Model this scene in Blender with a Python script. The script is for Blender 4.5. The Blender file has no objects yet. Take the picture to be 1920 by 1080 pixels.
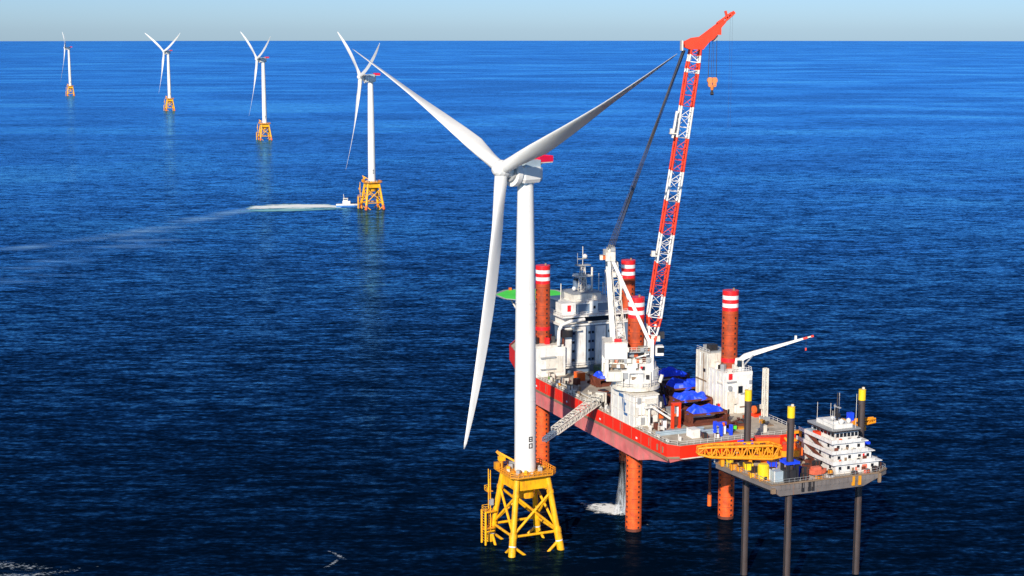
import bpy, math, random
from mathutils import Vector, Matrix
R = math.radians
random.seed(7)
scene = bpy.context.scene
col = scene.collection

# ------------------------------------------------------------------ camera
CAM_H = 136.0
PITCH = math.atan(482 / 2945)
cam_data = bpy.data.cameras.new('camera')
cam = bpy.data.objects.new('camera', cam_data)
col.objects.link(cam)
cam.location = (0, 0, CAM_H)
cam.rotation_euler = (math.pi / 2 - PITCH, 0, 0)
cam_data.sensor_width = 36
cam_data.lens = 2945 / 1920 * 36
cam_data.clip_start = 1
cam_data.clip_end = 200000
scene.camera = cam

# ------------------------------------------------------------------ sky and sun
SUN_DIR = Vector((-0.30, -0.954, 0.0)).normalized()
SUN_EL = R(26)
world = bpy.data.worlds.new('World')
scene.world = world
world.use_nodes = True
wn = world.node_tree
sky = wn.nodes.new('ShaderNodeTexSky')
sky.sky_type = 'NISHITA'
sky.sun_disc = False
sky.sun_elevation = SUN_EL
sky.sun_rotation = math.atan2(SUN_DIR.x, SUN_DIR.y)
sky.altitude = 0
sky.air_density = 0.6
sky.dust_density = 0.42
sky.ozone_density = 6.0
bg = wn.nodes['Background']
bg.inputs['Strength'].default_value = 0.103
wn.links.new(sky.outputs[0], bg.inputs['Color'])

sun_data = bpy.data.lights.new('sun', 'SUN')
sun_data.energy = 5.0
sun_data.angle = R(0.5)
sun_data.color = (1.0, 0.91, 0.77)
sun = bpy.data.objects.new('sun', sun_data)
col.objects.link(sun)
sdir = Vector((SUN_DIR.x * math.cos(SUN_EL), SUN_DIR.y * math.cos(SUN_EL), math.sin(SUN_EL)))
sun.rotation_euler = (-sdir).to_track_quat('-Z', 'Y').to_euler()
sun.location = (-200, -300, 400)

scene.view_settings.view_transform = 'Standard'
scene.view_settings.look = 'None'
scene.view_settings.exposure = 0.16
scene.view_settings.gamma = 1
scene.view_settings.use_curve_mapping = False

# ------------------------------------------------------------------ materials
def nodes_of(name):
    m = bpy.data.materials.new(name)
    m.use_nodes = True
    return m, m.node_tree.nodes, m.node_tree.links

def paint(name, color, rough=0.45, dirt=(0.16, 0.09, 0.05), amount=0.25, scale=0.6, streak=4.0, metal=0.0, vary=0.12, thresh=0.52):
    """painted or bare metal: tone variation, vertical run-off stains, fine bump"""
    m, N, L = nodes_of(name)
    b = N['Principled BSDF']
    tc = N.new('ShaderNodeTexCoord')
    mp = N.new('ShaderNodeMapping')
    mp.inputs['Scale'].default_value = (scale * streak * 0.5, scale * streak * 0.5, scale * 0.5)
    L.new(tc.outputs['Object'], mp.inputs['Vector'])
    n1 = N.new('ShaderNodeTexNoise')
    n1.inputs['Scale'].default_value = 1.0
    n1.inputs['Detail'].default_value = 6
    n1.inputs['Roughness'].default_value = 0.65
    L.new(mp.outputs[0], n1.inputs['Vector'])
    n2 = N.new('ShaderNodeTexNoise')
    n2.inputs['Scale'].default_value = scale * 0.7
    n2.inputs['Detail'].default_value = 5
    L.new(tc.outputs['Object'], n2.inputs['Vector'])
    mr = N.new('ShaderNodeMapRange')
    mr.inputs['From Min'].default_value = thresh
    mr.inputs['From Max'].default_value = thresh + 0.2
    mr.inputs['To Max'].default_value = amount
    L.new(n1.outputs['Fac'], mr.inputs['Value'])
    mrv = N.new('ShaderNodeMapRange')
    mrv.inputs['From Min'].default_value = 0.3
    mrv.inputs['From Max'].default_value = 0.7
    mrv.inputs['To Min'].default_value = 1 - vary
    mrv.inputs['To Max'].default_value = 1 + vary
    L.new(n2.outputs['Fac'], mrv.inputs['Value'])
    vm = N.new('ShaderNodeVectorMath')
    vm.operation = 'SCALE'
    vm.inputs[0].default_value = color
    L.new(mrv.outputs[0], vm.inputs['Scale'])
    mx = N.new('ShaderNodeMix')
    mx.data_type = 'RGBA'
    L.new(mr.outputs[0], mx.inputs['Factor'])
    L.new(vm.outputs[0], mx.inputs['A'])
    mx.inputs['B'].default_value = (*dirt, 1)
    L.new(mx.outputs['Result'], b.inputs['Base Color'])
    b.inputs['Roughness'].default_value = rough
    b.inputs['Metallic'].default_value = metal
    return m

WHITE = paint('turbine_white', (0.80, 0.79, 0.76), 0.4, dirt=(0.50, 0.46, 0.40), amount=0.35, vary=0.04, scale=0.22, streak=6, thresh=0.55)
SHIPW = paint('ship_white', (0.78, 0.76, 0.72), 0.5, dirt=(0.30, 0.18, 0.10), amount=0.5, scale=0.55, thresh=0.54)
CREAM = paint('weathered_cream', (0.70, 0.66, 0.58), 0.55, dirt=(0.24, 0.15, 0.09), amount=0.6, scale=0.7)
BOATW = paint('boat_white', (0.74, 0.73, 0.71), 0.5, dirt=(0.26, 0.14, 0.08), amount=0.55, scale=0.9)
GREY = paint('machinery_grey', (0.33, 0.34, 0.35), 0.5, amount=0.3)
DECKG = paint('deck_plate', (0.46, 0.40, 0.32), 0.8, dirt=(0.20, 0.15, 0.09), amount=0.7, scale=0.25, streak=2, vary=0.3)
DARK = paint('black_steel', (0.022, 0.022, 0.026), 0.5, dirt=(0.09, 0.05, 0.03), amount=0.3)
BLUEGREY = paint('blue_grey_panel', (0.13, 0.19, 0.28), 0.45, amount=0.12)
COOLER = paint('pale_blue_grey', (0.36, 0.45, 0.52), 0.35, amount=0.1)
RED = paint('hull_red', (0.92, 0.026, 0.008), 0.42, dirt=(0.35, 0.05, 0.02), amount=0.35, scale=0.4, vary=0.1)
PINK = paint('faded_antifouling', (0.72, 0.17, 0.165), 0.7, dirt=(0.45, 0.24, 0.20), amount=0.6, scale=0.35, vary=0.22, thresh=0.46)
BELT = paint('worn_fender_belt', (0.25, 0.17, 0.11), 0.75, amount=0.4)
SIGNRED = paint('signal_red', (0.80, 0.015, 0.02), 0.4, amount=0.15)
SIGNWHITE = paint('signal_white', (0.82, 0.82, 0.82), 0.4, amount=0.12)
CRANERED = paint('crane_red', (0.80, 0.045, 0.008), 0.42, amount=0.2, vary=0.1)
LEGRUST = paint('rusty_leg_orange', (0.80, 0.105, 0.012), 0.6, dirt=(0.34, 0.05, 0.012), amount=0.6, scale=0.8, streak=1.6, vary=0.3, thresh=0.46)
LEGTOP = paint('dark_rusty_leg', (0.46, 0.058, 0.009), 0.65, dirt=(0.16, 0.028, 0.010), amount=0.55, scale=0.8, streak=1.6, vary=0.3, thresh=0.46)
YELLOW = paint('jacket_yellow', (0.90, 0.455, 0.008), 0.4, dirt=(0.50, 0.13, 0.02), amount=0.75, scale=0.55, vary=0.12, thresh=0.5)
ORANGEY = paint('platform_orange_yellow', (0.72, 0.30, 0.012), 0.5, dirt=(0.3, 0.1, 0.02), amount=0.5)
CRANEY = paint('boom_amber', (0.84, 0.31, 0.010), 0.45, dirt=(0.30, 0.09, 0.02), amount=0.6, scale=0.8)
ORANGE = paint('safety_orange', (0.80, 0.13, 0.012), 0.45, amount=0.25)
MAGENTA = paint('hoist_crimson', (0.72, 0.008, 0.06), 0.4, amount=0.1)
GREEN = paint('helideck_green', (0.09, 0.80, 0.06), 0.6, dirt=(0.10, 0.3, 0.06), amount=0.4, scale=0.2, streak=2)
BLUE = paint('blue_tarpaulin', (0.010, 0.065, 0.92), 0.5, dirt=(0.006, 0.03, 0.45), amount=0.6, scale=0.8, streak=1.5, vary=0.3)
BROWN = paint('rust_brown_steel', (0.14, 0.035, 0.018), 0.7, dirt=(0.06, 0.02, 0.015), amount=0.6, vary=0.3)
LEGGREY = paint('weathered_leg_steel', (0.058, 0.042, 0.040), 0.6, dirt=(0.15, 0.075, 0.05), amount=0.5, scale=0.5)
HULLG = paint('grey_hull', (0.17, 0.15, 0.145), 0.65, dirt=(0.36, 0.13, 0.03), amount=0.7, scale=0.5, thresh=0.58, vary=0.2)
CAPY = paint('leg_cap_yellow', (0.88, 0.60, 0.015), 0.4, amount=0.15)
SALMON = paint('salmon_container', (0.75, 0.16, 0.09), 0.5, amount=0.3)
CYAN = paint('light_blue_hull', (0.08, 0.28, 0.75), 0.4, amount=0.1)
MARKBLUE = paint('mark_blue', (0.04, 0.14, 0.34), 0.5, amount=0.1)
ROPE = paint('wire_rope', (0.055, 0.055, 0.065), 0.6, amount=0.1)
PEACH = paint('hook_block_peach', (0.72, 0.24, 0.07), 0.45, amount=0.25)
GLASS, _n, _l = nodes_of('dark_window_glass')
_b = _n['Principled BSDF']
_b.inputs['Base Color'].default_value = (0.012, 0.016, 0.025, 1)
_b.inputs['Roughness'].default_value = 0.08
_b.inputs['Specular IOR Level'].default_value = 0.6

# ------------------------------------------------------------------ mesh builder
class MB:
    def __init__(self):
        self.v, self.f, self.mi, self.mats, self.sm = [], [], [], [], []
    def m(self, mat):
        if mat not in self.mats:
            self.mats.append(mat)
        return self.mats.index(mat)
    def add(self, vs, fs, mat, smooth=False):
        o = len(self.v)
        self.v += [tuple(p) for p in vs]
        i = self.m(mat)
        for f in fs:
            self.f.append([o + k for k in f]); self.mi.append(i); self.sm.append(smooth)
        return self
    def box(self, c, s, mat, rot=0.0):
        cx, cy, cz = c; a, b, d = s[0] / 2, s[1] / 2, s[2] / 2
        cr, sr = math.cos(rot), math.sin(rot)
        vs = []
        for z in (-d, d):
            for x, y in ((-a, -b), (a, -b), (a, b), (-a, b)):
                vs.append((cx + x * cr - y * sr, cy + x * sr + y * cr, cz + z))
        return self.add(vs, [(3, 2, 1, 0), (4, 5, 6, 7), (0, 1, 5, 4), (1, 2, 6, 5), (2, 3, 7, 6), (3, 0, 4, 7)], mat)
    def span(self, x0, x1, y0, y1, z0, z1, mat):
        return self.box(((x0 + x1) / 2, (y0 + y1) / 2, (z0 + z1) / 2), (abs(x1 - x0), abs(y1 - y0), abs(z1 - z0)), mat)
    def tube(self, p0, p1, r0, mat, r1=None, n=8, caps=True, smooth=True):
        r1 = r0 if r1 is None else r1
        p0, p1 = Vector(p0), Vector(p1)
        d = (p1 - p0).normalized()
        u = d.orthogonal().normalized()
        w = d.cross(u)
        vs = []
        for p, r in ((p0, r0), (p1, r1)):
            for k in range(n):
                t = 2 * math.pi * k / n
                vs.append(p + (u * math.cos(t) + w * math.sin(t)) * r)
        fs = [(k, (k + 1) % n, n + (k + 1) % n, n + k) for k in range(n)]
        self.add(vs, fs, mat, smooth)
        if caps:
            self.add(vs[:n], [tuple(range(n - 1, -1, -1))], mat)
            self.add(vs[n:], [tuple(range(n))], mat)
        return self
    def bar(self, p0, p1, w, h, mat):
        """rectangular bar, w sideways, h upright"""
        p0, p1 = Vector(p0), Vector(p1)
        d = (p1 - p0).normalized()
        up = Vector((0, 0, 1))
        if abs(d.z) > 0.97:
            up = Vector((1, 0, 0))
        s = d.cross(up).normalized(); t = s.cross(d)
        vs = []
        for p in (p0, p1):
            for a, b in ((-1, -1), (1, -1), (1, 1), (-1, 1)):
                vs.append(p + s * (a * w / 2) + t * (b * h / 2))
        return self.add(vs, [(3, 2, 1, 0), (4, 5, 6, 7), (0, 1, 5, 4), (1, 2, 6, 5), (2, 3, 7, 6), (3, 0, 4, 7)], mat)
    def lathe(self, prof, c, mat, n=24, caps=True):
        """prof: (r, z) or (r, z, material of the band above)"""
        cx, cy, cz = c
        for a, b in zip(prof[:-1], prof[1:]):
            mm = a[2] if len(a) > 2 else mat
            vs = []
            for r, z in (a[:2], b[:2]):
                for k in range(n):
                    t = 2 * math.pi * k / n
                    vs.append((cx + r * math.cos(t), cy + r * math.sin(t), cz + z))
            self.add(vs, [(k, (k + 1) % n, n + (k + 1) % n, n + k) for k in range(n)], mm, True)
        if caps:
            for (r, z), flip in ((prof[0][:2], True), (prof[-1][:2], False)):
                if r > 0.01:
                    vs = [(cx + r * math.cos(2 * math.pi * k / n), cy + r * math.sin(2 * math.pi * k / n), cz + z) for k in range(n)]
                    self.add(vs, [tuple(range(n - 1, -1, -1)) if flip else tuple(range(n))], mat)
        return self
    def prism(self, poly, z0, z1, mat, top=None, bot=None):
        n = len(poly)
        vs = [(x, y, z0) for x, y in poly] + [(x, y, z1) for x, y in poly]
        self.add(vs, [(k, (k + 1) % n, n + (k + 1) % n, n + k) for k in range(n)], mat)
        self.add(vs[:n], [tuple(range(n - 1, -1, -1))], bot or mat)
        self.add(vs[n:], [tuple(range(n))], top or mat)
        return self
    def rail(self, pts, h, mat, r=0.05, step=2.5, closed=False):
        """stanchions with two rails along a polyline"""
        pts = [Vector(p) for p in pts]
        if closed:
            pts.append(pts[0])
        for a, b in zip(pts[:-1], pts[1:]):
            for q in (h, h * 0.5):
                self.tube(a + Vector((0, 0, q)), b + Vector((0, 0, q)), r, mat, n=4, caps=False)
            k = max(1, int((b - a).length / step))
            for i in range(k):
                p = a.lerp(b, i / k)
                self.tube(p, p + Vector((0, 0, h)), r, mat, n=4, caps=False)
        return self
    def mesh(self, name):
        me = bpy.data.meshes.new(name)
        me.from_pydata(self.v, [], self.f)
        for mt in self.mats:
            me.materials.append(mt)
        me.polygons.foreach_set('material_index', self.mi)
        me.polygons.foreach_set('use_smooth', self.sm)
        me.update()
        return me
    def build(self, name, parent=None, label=None):
        return link(name, self.mesh(name), parent, label)

def link(name, me, parent=None, label=None, mat=None):
    o = bpy.data.objects.new(name, me)
    col.objects.link(o)
    if parent:
        o.parent = parent
    if mat is not None:
        o.matrix_local = mat
    if label:
        o['label'] = label
    return o

def tag(o, label=None, cat=None, group=None, kind=None):
    if label: o['label'] = label
    if cat: o['category'] = cat
    if group: o['group'] = group
    if kind: o['kind'] = kind
    return o

def rails(parent, lines, h, mat, r=0.05, step=2.0):
    for ln in lines:
        MB().rail(ln, h, mat, r=r, step=step).build('railing', parent)

def thing(name, label, cat, loc, rz=0.0, group=None):
    o = bpy.data.objects.new(name, None)
    o.empty_display_size = 2
    col.objects.link(o)
    o.location = loc
    o.rotation_euler = (0, 0, rz)
    return tag(o, label, cat, group)

def lattice(mb, a, b, wa, wb, da, db, side, n, mat_at, rc=0.17, rb=0.085, nseg=6):
    """four-chord lattice from a to b; side = unit width direction; mat_at(t) gives paint"""
    a, b = Vector(a), Vector(b)
    d = (b - a).normalized(); s = Vector(side).normalized(); t = d.cross(s).normalized()
    def corner(k, q):
        w = (wa + (wb - wa) * q) / 2; e = (da + (db - da) * q) / 2
        sx, tx = ((-1, -1), (1, -1), (1, 1), (-1, 1))[k]
        return a.lerp(b, q) + s * (sx * w) + t * (tx * e)
    for i in range(n):
        q0, q1 = i / n, (i + 1) / n
        mt = mat_at((q0 + q1) / 2)
        for k in range(4):
            k2 = (k + 1) % 4
            mb.tube(corner(k, q0), corner(k, q1), rc, mt, n=nseg, caps=False)
            mb.tube(corner(k, q0), corner(k2, q0), rb, mt, n=4, caps=False)
            if i % 2 == 0:
                mb.tube(corner(k, q0), corner(k2, q1), rb, mt, n=4, caps=False)
            else:
                mb.tube(corner(k2, q0), corner(k, q1), rb, mt, n=4, caps=False)
    for k in range(4):
        mb.tube(corner(k, 1), corner((k + 1) % 4, 1), rb, mat_at(1), n=4, caps=False)

# ------------------------------------------------------------------ sea (curved like the earth, out past the horizon)
RE = 7.43e6
def sea_mesh():
    rings = [0, 120, 240, 320, 400, 500, 650, 850, 1100, 1500, 2000, 3000, 4500, 6500, 9000, 12000, 16000, 20000, 25000, 30000, 36000, 42000, 46000, 52000, 62000]
    seg = 180
    vs = [(0, 0, 0)]
    fs = []
    for r in rings[1:]:
        for k in range(seg):
            t = 2 * math.pi * k / seg
            vs.append((r * math.cos(t), r * math.sin(t), -r * r / (2 * RE)))
    for k in range(seg):
        fs.append((0, 1 + k, 1 + (k + 1) % seg))
    for j in range(len(rings) - 2):
        for k in range(seg):
            a = 1 + j * seg; b = a + seg; k2 = (k + 1) % seg
            fs.append((a + k, b + k, b + k2, a + k2))
    me = bpy.data.meshes.new('sea')
    me.from_pydata(vs, [], fs)
    me.polygons.foreach_set('use_smooth', [True] * len(fs))
    me.update()
    return me

def sea_material():
    m, N, L = nodes_of('sea_water')
    N.remove(N['Principled BSDF'])
    out = N['Material Output']
    tc = N.new('ShaderNodeTexCoord')
    def noise(scale, sx, sy, rot, detail, rough=0.55, color=True):
        mp = N.new('ShaderNodeMapping')
        mp.inputs['Scale'].default_value = (sx, sy, 1)
        mp.inputs['Rotation'].default_value = (0, 0, rot)
        L.new(tc.outputs['Object'], mp.inputs['Vector'])
        n = N.new('ShaderNodeTexNoise')
        n.inputs['Scale'].default_value = scale
        n.inputs['Detail'].default_value = detail
        n.inputs['Roughness'].default_value = rough
        L.new(mp.outputs[0], n.inputs['Vector'])
        return n.outputs['Color' if color else 'Fac']
    def vmath(op, a, b=None, scale=None):
        v = N.new('ShaderNodeVectorMath'); v.operation = op
        for i, x in enumerate((a, b)):
            if x is None: continue
            if isinstance(x, tuple): v.inputs[i].default_value = x
            else: L.new(x, v.inputs[i])
        if scale is not None:
            if isinstance(scale, float): v.inputs['Scale'].default_value = scale
            else: L.new(scale, v.inputs['Scale'])
        return v.outputs[0]
    def slopes(src, amp_x, amp_y):
        return vmath('MULTIPLY', vmath('SUBTRACT', src, (0.5, 0.5, 0.5)), (amp_x, amp_y, 0.0))
    swell = slopes(noise(1 / 17, 0.25, 1.0, R(7), 3), 0.05, 0.12)
    chop = slopes(noise(1 / 3.2, 0.26, 1.0, R(-5), 4, 0.6), 0.20, 0.46)
    ripple = slopes(noise(1 / 1.3, 0.6, 1.0, R(4), 3), 0.22, 0.42)
    tot = vmath('ADD', vmath('ADD', swell, chop), ripple)
    # slicks and wind lanes: calmer and rougher water
    lane = noise(1 / 520, 0.30, 1.0, R(-12), 5, 0.6, False)
    streak = noise(1 / 190, 0.55, 1.0, R(-14), 4, 0.62, False)
    av = N.new('ShaderNodeMix'); av.data_type = 'FLOAT'
    av.inputs['Factor'].default_value = 0.6
    L.new(lane, av.inputs['A']); L.new(streak, av.inputs['B'])
    lane = av.outputs['Result']
    lr = N.new('ShaderNodeMapRange')
    lr.inputs['From Min'].default_value = 0.38
    lr.inputs['From Max'].default_value = 0.66
    lr.inputs['To Min'].default_value = 1.12
    lr.inputs['To Max'].default_value = 0.62
    L.new(lane, lr.inputs['Value'])
    tot = vmath('SCALE', tot, None, lr.outputs[0])
    nrm = vmath('NORMALIZE', vmath('ADD', tot, (0, 0, 1)))
    fr = N.new('ShaderNodeFresnel')
    fr.inputs['IOR'].default_value = 1.24
    L.new(nrm, fr.inputs['Normal'])
    gl = N.new('ShaderNodeBsdfGlossy')
    rl = N.new('ShaderNodeMapRange')
    rl.inputs['From Min'].default_value = 0.43
    rl.inputs['From Max'].default_value = 0.61
    rl.inputs['To Min'].default_value = 0.29
    rl.inputs['To Max'].default_value = 0.07
    L.new(lane, rl.inputs['Value'])
    L.new(rl.outputs[0], gl.inputs['Roughness'])
    gl.inputs['Color'].default_value = (0.165, 0.545, 1.0, 1)
    L.new(nrm, gl.inputs['Normal'])
    body = N.new('ShaderNodeBsdfDiffuse')
    body.inputs['Color'].default_value = (0.0003, 0.0042, 0.013, 1)
    mx = N.new('ShaderNodeMixShader')
    fm = N.new('ShaderNodeMapRange')
    fm.inputs['From Min'].default_value = 0.045
    fm.inputs['From Max'].default_value = 0.72
    L.new(fr.outputs[0], fm.inputs['Value'])
    pw = N.new('ShaderNodeMath'); pw.operation = 'POWER'
    pw.inputs[1].default_value = 1.65
    L.new(fm.outputs[0], pw.inputs[0])
    L.new(pw.outputs[0], mx.inputs[0])
    L.new(body.outputs[0], mx.inputs[1])
    L.new(gl.outputs[0], mx.inputs[2])
    L.new(mx.outputs[0], out.inputs['Surface'])
    return m

sea = link('sea', sea_mesh())
sea.data.materials.append(sea_material())
tag(sea, 'deep blue sea with wind ripples reaching to a sharp horizon', 'sea', kind='structure')

# ------------------------------------------------------------------ foam and wake sheets
def foam_material(name, white=0.8, turq=(0.10, 0.42, 0.42), scale=0.25, cover=0.5, stretch=(1, 1), max_alpha=1.0, colmix=0.5, contrast=1.0, soft=0.25):
    m, N, L = nodes_of(name)
    b = N['Principled BSDF']
    b.inputs['Roughness'].default_value = 0.8
    out = N['Material Output']
    tc = N.new('ShaderNodeTexCoord')
    mp = N.new('ShaderNodeMapping')
    mp.inputs['Scale'].default_value = (*stretch, 1)
    L.new(tc.outputs['Object'], mp.inputs['Vector'])
    n = N.new('ShaderNodeTexNoise')
    n.inputs['Scale'].default_value = scale
    n.inputs['Detail'].default_value = 6
    n.inputs['Roughness'].default_value = 0.7
    L.new(mp.outputs[0], n.inputs['Vector'])
    at = N.new('ShaderNodeAttribute'); at.attribute_name = 'foam_amount'
    nc = N.new('ShaderNodeMath'); nc.operation = 'MULTIPLY_ADD'
    nc.inputs[1].default_value = contrast; nc.inputs[2].default_value = 0.5 - 0.5 * contrast
    L.new(n.outputs['Fac'], nc.inputs[0])
    ad = N.new('ShaderNodeMath'); ad.operation = 'ADD'
    L.new(nc.outputs[0], ad.inputs[0]); L.new(at.outputs['Fac'], ad.inputs[1])
    mr = N.new('ShaderNodeMapRange')
    mr.inputs['From Min'].default_value = 1.5 - cover
    mr.inputs['From Max'].default_value = 1.5 - cover + soft
    mr.inputs['To Max'].default_value = max_alpha
    L.new(ad.outputs[0], mr.inputs['Value'])
    cm = N.new('ShaderNodeMapRange')
    cm.inputs['From Min'].default_value = 1.55 - cover
    cm.inputs['From Max'].default_value = 1.55 - cover + colmix
    L.new(ad.outputs[0], cm.inputs['Value'])
    mx = N.new('ShaderNodeMix'); mx.data_type = 'RGBA'
    mx.inputs['A'].default_value = (*turq, 1)
    mx.inputs['B'].default_value = (*white, 1) if isinstance(white, tuple) else (white, white, white * 0.97, 1)
    L.new(cm.outputs[0], mx.inputs['Factor'])
    L.new(mx.outputs['Result'], b.inputs['Base Color'])
    tr = N.new('ShaderNodeBsdfTransparent')
    ms = N.new('ShaderNodeMixShader')
    L.new(mr.outputs[0], ms.inputs[0]); L.new(tr.outputs[0], ms.inputs[1]); L.new(b.outputs[0], ms.inputs[2])
    L.new(ms.outputs[0], out.inputs['Surface'])
    return m

def ribbon(name, path, widths, dens, mat, label, cat, profile=None, z=0.12, ny=9, sub=8):
    """foam sheet along a path on the water; density 0..1 stored per vertex"""
    P = [Vector((x, y, 0)) for x, y in path]
    pts = []
    for i in range(len(P) - 1):
        for k in range(sub):
            t = k / sub
            pts.append((P[i].lerp(P[i + 1], t), widths[i] + (widths[i + 1] - widths[i]) * t, dens[i] + (dens[i + 1] - dens[i]) * t))
    pts.append((P[-1], widths[-1], dens[-1]))
    vs, ds, fs = [], [], []
    for i, (p, w, d) in enumerate(pts):
        a = pts[max(i - 1, 0)][0]; b = pts[min(i + 1, len(pts) - 1)][0]
        t = (b - a).normalized(); s = Vector((-t.y, t.x, 0))
        for j in range(ny):
            q = j / (ny - 1) * 2 - 1
            e = profile(q) if profile else 1 - q * q
            q3 = p + s * (q * w / 2)
            vs.append((q3.x, q3.y, z - (q3.x ** 2 + q3.y ** 2) / (2 * RE))); ds.append(d * e)
    for i in range(len(pts) - 1):
        for j in range(ny - 1):
            a = i * ny + j
            fs.append((a, a + 1, a + ny + 1, a + ny))
    me = bpy.data.meshes.new(name)
    me.from_pydata(vs, [], fs); me.update()
    at = me.attributes.new('foam_amount', 'FLOAT', 'POINT')
    at.data.foreach_set('value', ds)
    me.materials.append(mat)
    o = link(name, me)
    return tag(o, label, cat, kind='stuff')

WAKE_MAT = foam_material('wake_foam', white=0.95, scale=0.16, cover=0.60, stretch=(0.4, 1.0), colmix=0.55, turq=(0.07, 0.48, 0.55), contrast=2.6, soft=0.4)
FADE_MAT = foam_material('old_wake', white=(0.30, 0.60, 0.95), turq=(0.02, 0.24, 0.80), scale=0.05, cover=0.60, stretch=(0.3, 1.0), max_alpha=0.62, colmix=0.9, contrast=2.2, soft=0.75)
CAP_MAT = foam_material('whitecap_foam', white=0.6, contrast=3.0, turq=(0.05, 0.12, 0.2), scale=1.1, cover=0.30, stretch=(0.6, 1.0), max_alpha=0.85, colmix=0.5)
SPLASH_MAT = foam_material('splash_foam', white=0.97, turq=(0.4, 0.46, 0.5), scale=0.6, cover=0.42, stretch=(0.6, 1.0), colmix=0.3, contrast=2.6, soft=0.5)

ribbon('boat_wake', [(-133, 1223), (-150, 1226), (-172, 1226), (-192, 1220), (-202, 1206)], [10, 44, 50, 46, 16], [1.0, 1.25, 1.25, 1.1, 0.7],
       WAKE_MAT, 'bright white and turquoise wake churned up behind the small boat', 'wake', lambda q: max(0, 1 - abs(q) ** 2.5) * (1.05 if q < 0.1 else 0.66))
TURQ_MAT = foam_material('turquoise_wake', white=(0.45, 0.80, 0.78), turq=(0.04, 0.45, 0.55), scale=0.12, cover=0.55, stretch=(0.35, 1.0), max_alpha=0.75, colmix=0.8, contrast=2.4, soft=0.5)
ribbon('boat_wake', [(-128, 1211), (-150, 1206), (-175, 1203), (-196, 1198), (-208, 1190)], [10, 22, 28, 24, 12], [0.7, 1.0, 1.1, 0.95, 0.4], TURQ_MAT,
       'turquoise churned water along the near side of the white boat wake', 'wake', z=0.2)
ribbon('fading_wake', [(-196, 1212), (-214, 1185), (-245, 1095), (-268, 1045), (-310, 990), (-360, 960)], [34, 44, 52, 46, 40, 30], [1.1, 1.05, 0.9, 0.85, 0.75, 0.3],
       FADE_MAT, 'faint pale line of old wake curving away to the left', 'wake')
ribbon('fading_wake', [(-205, 1195), (-235, 1080), (-256, 960), (-272, 880), (-310, 800), (-330, 760)], [50, 80, 95, 95, 80, 60], [0.5, 0.62, 0.6, 0.55, 0.45, 0.1],
       FADE_MAT, 'broad pale blue band of smoothed water bending towards lower left', 'wake')
ribbon('sea_foam', [(-142, 389), (-132, 388), (-122, 386), (-112, 384)], [8, 10, 9, 4], [0.8, 0.85, 0.7, 0.3], CAP_MAT,
       'upper scattered white foam streak in the bottom left corner', 'foam')
ribbon('sea_foam', [(-136, 381), (-125, 379.5), (-114, 383), (-106, 388)], [6, 8, 5, 3], [0.8, 0.9, 0.7, 0.3], CAP_MAT,
       'lower scattered white foam patch at the very bottom left edge', 'foam')
ribbon('whitecap', [(-49, 399.5), (-46.5, 397), (-44.4, 393.5), (-42.6, 392)], [1.2, 1.8, 2.2, 0.8], [0.7, 0.95, 0.95, 0.4], CAP_MAT,
       'upper curl of a small breaking wave at the bottom, left of the yellow base', 'foam')
ribbon('whitecap', [(-45.6, 392.5), (-46.0, 390), (-47.2, 387.3), (-50.5, 383.5)], [2.2, 2.0, 1.8, 1.0], [0.7, 0.85, 0.8, 0.3], CAP_MAT,
       'lower tail of the small breaking wave left of the yellow base', 'foam')
ribbon('whitecap', [(36.5, 424.5), (38.0, 421.5), (39.2, 418.5)], [0.9, 1.2, 0.7], [0.6, 0.7, 0.3], CAP_MAT,
       'tiny fleck of foam right of the middle orange leg', 'foam')
ribbon('sea_foam', [(20.0, 442), (24, 439), (27.5, 437), (31.5, 432.5)], [5, 12, 15, 10], [0.55, 1.0, 1.3, 1.3], SPLASH_MAT,
       'white splash on the water left of the middle orange leg', 'foam')

# ------------------------------------------------------------------ wind turbines
HUB_Z, HUB_X, BL = 101.3, 7.8, 72.3
def blade_mesh(pitch):
    prof = [(1.0, 3.3, 3.3, 10), (4, 3.4, 3.2, 14), (9, 4.4, 2.6, 22), (15, 5.3, 1.8, 23), (22, 5.0, 1.3, 18), (32, 4.3, 0.95, 9), (44, 3.3, 0.66, -3), (56, 2.4, 0.45, -9), (66, 1.5, 0.3, -12), (72, 0.8, 0.16, -13), (73.5, 0.2, 0.05, -13)]
    n = 20
    vs, fs = [], []
    # densify
    dens = []
    for a, b in zip(prof[:-1], prof[1:]):
        k = max(1, int((b[0] - a[0]) / 2.5))
        for i in range(k):
            t = i / k
            dens.append(tuple(a[j] + (b[j] - a[j]) * t for j in range(4)))
    dens.append(prof[-1])
    dens = [(q[0] * BL / 73.5, q[1], q[2], q[3]) for q in dens]
    for r, c, th, tw in dens:
        blend = min(1, max(0, (r - 4) / 11))
        off = 5.4 * (r / BL) ** 2
        ct, st = math.cos(R(pitch - tw)), math.sin(R(pitch - tw))
        for k in range(n):
            t = 2 * math.pi * k / n
            x = math.cos(t) * c / 2
            y = math.sin(t) * th / 2
            f = 1 - blend * 0.75 * (1 - (x / (c / 2) + 1) / 2) ** 1.3   # thin trailing edge at -x
            y *= f
            x -= blend * c * 0.12
            vs.append((x * ct - y * st + off, x * st + y * ct, r))
    m = len(dens)
    for j in range(m - 1):
        for k in range(n):
            k2 = (k + 1) % n
            fs.append((j * n + k, j * n + k2, (j + 1) * n + k2, (j + 1) * n + k))
    fs.append(tuple(range((m - 1) * n, m * n)))
    me = bpy.data.meshes.new('blade')
    me.from_pydata(vs, [], fs)
    me.polygons.foreach_set('use_smooth', [True] * len(fs))
    me.materials.append(WHITE)
    me.update()
    return me

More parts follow.
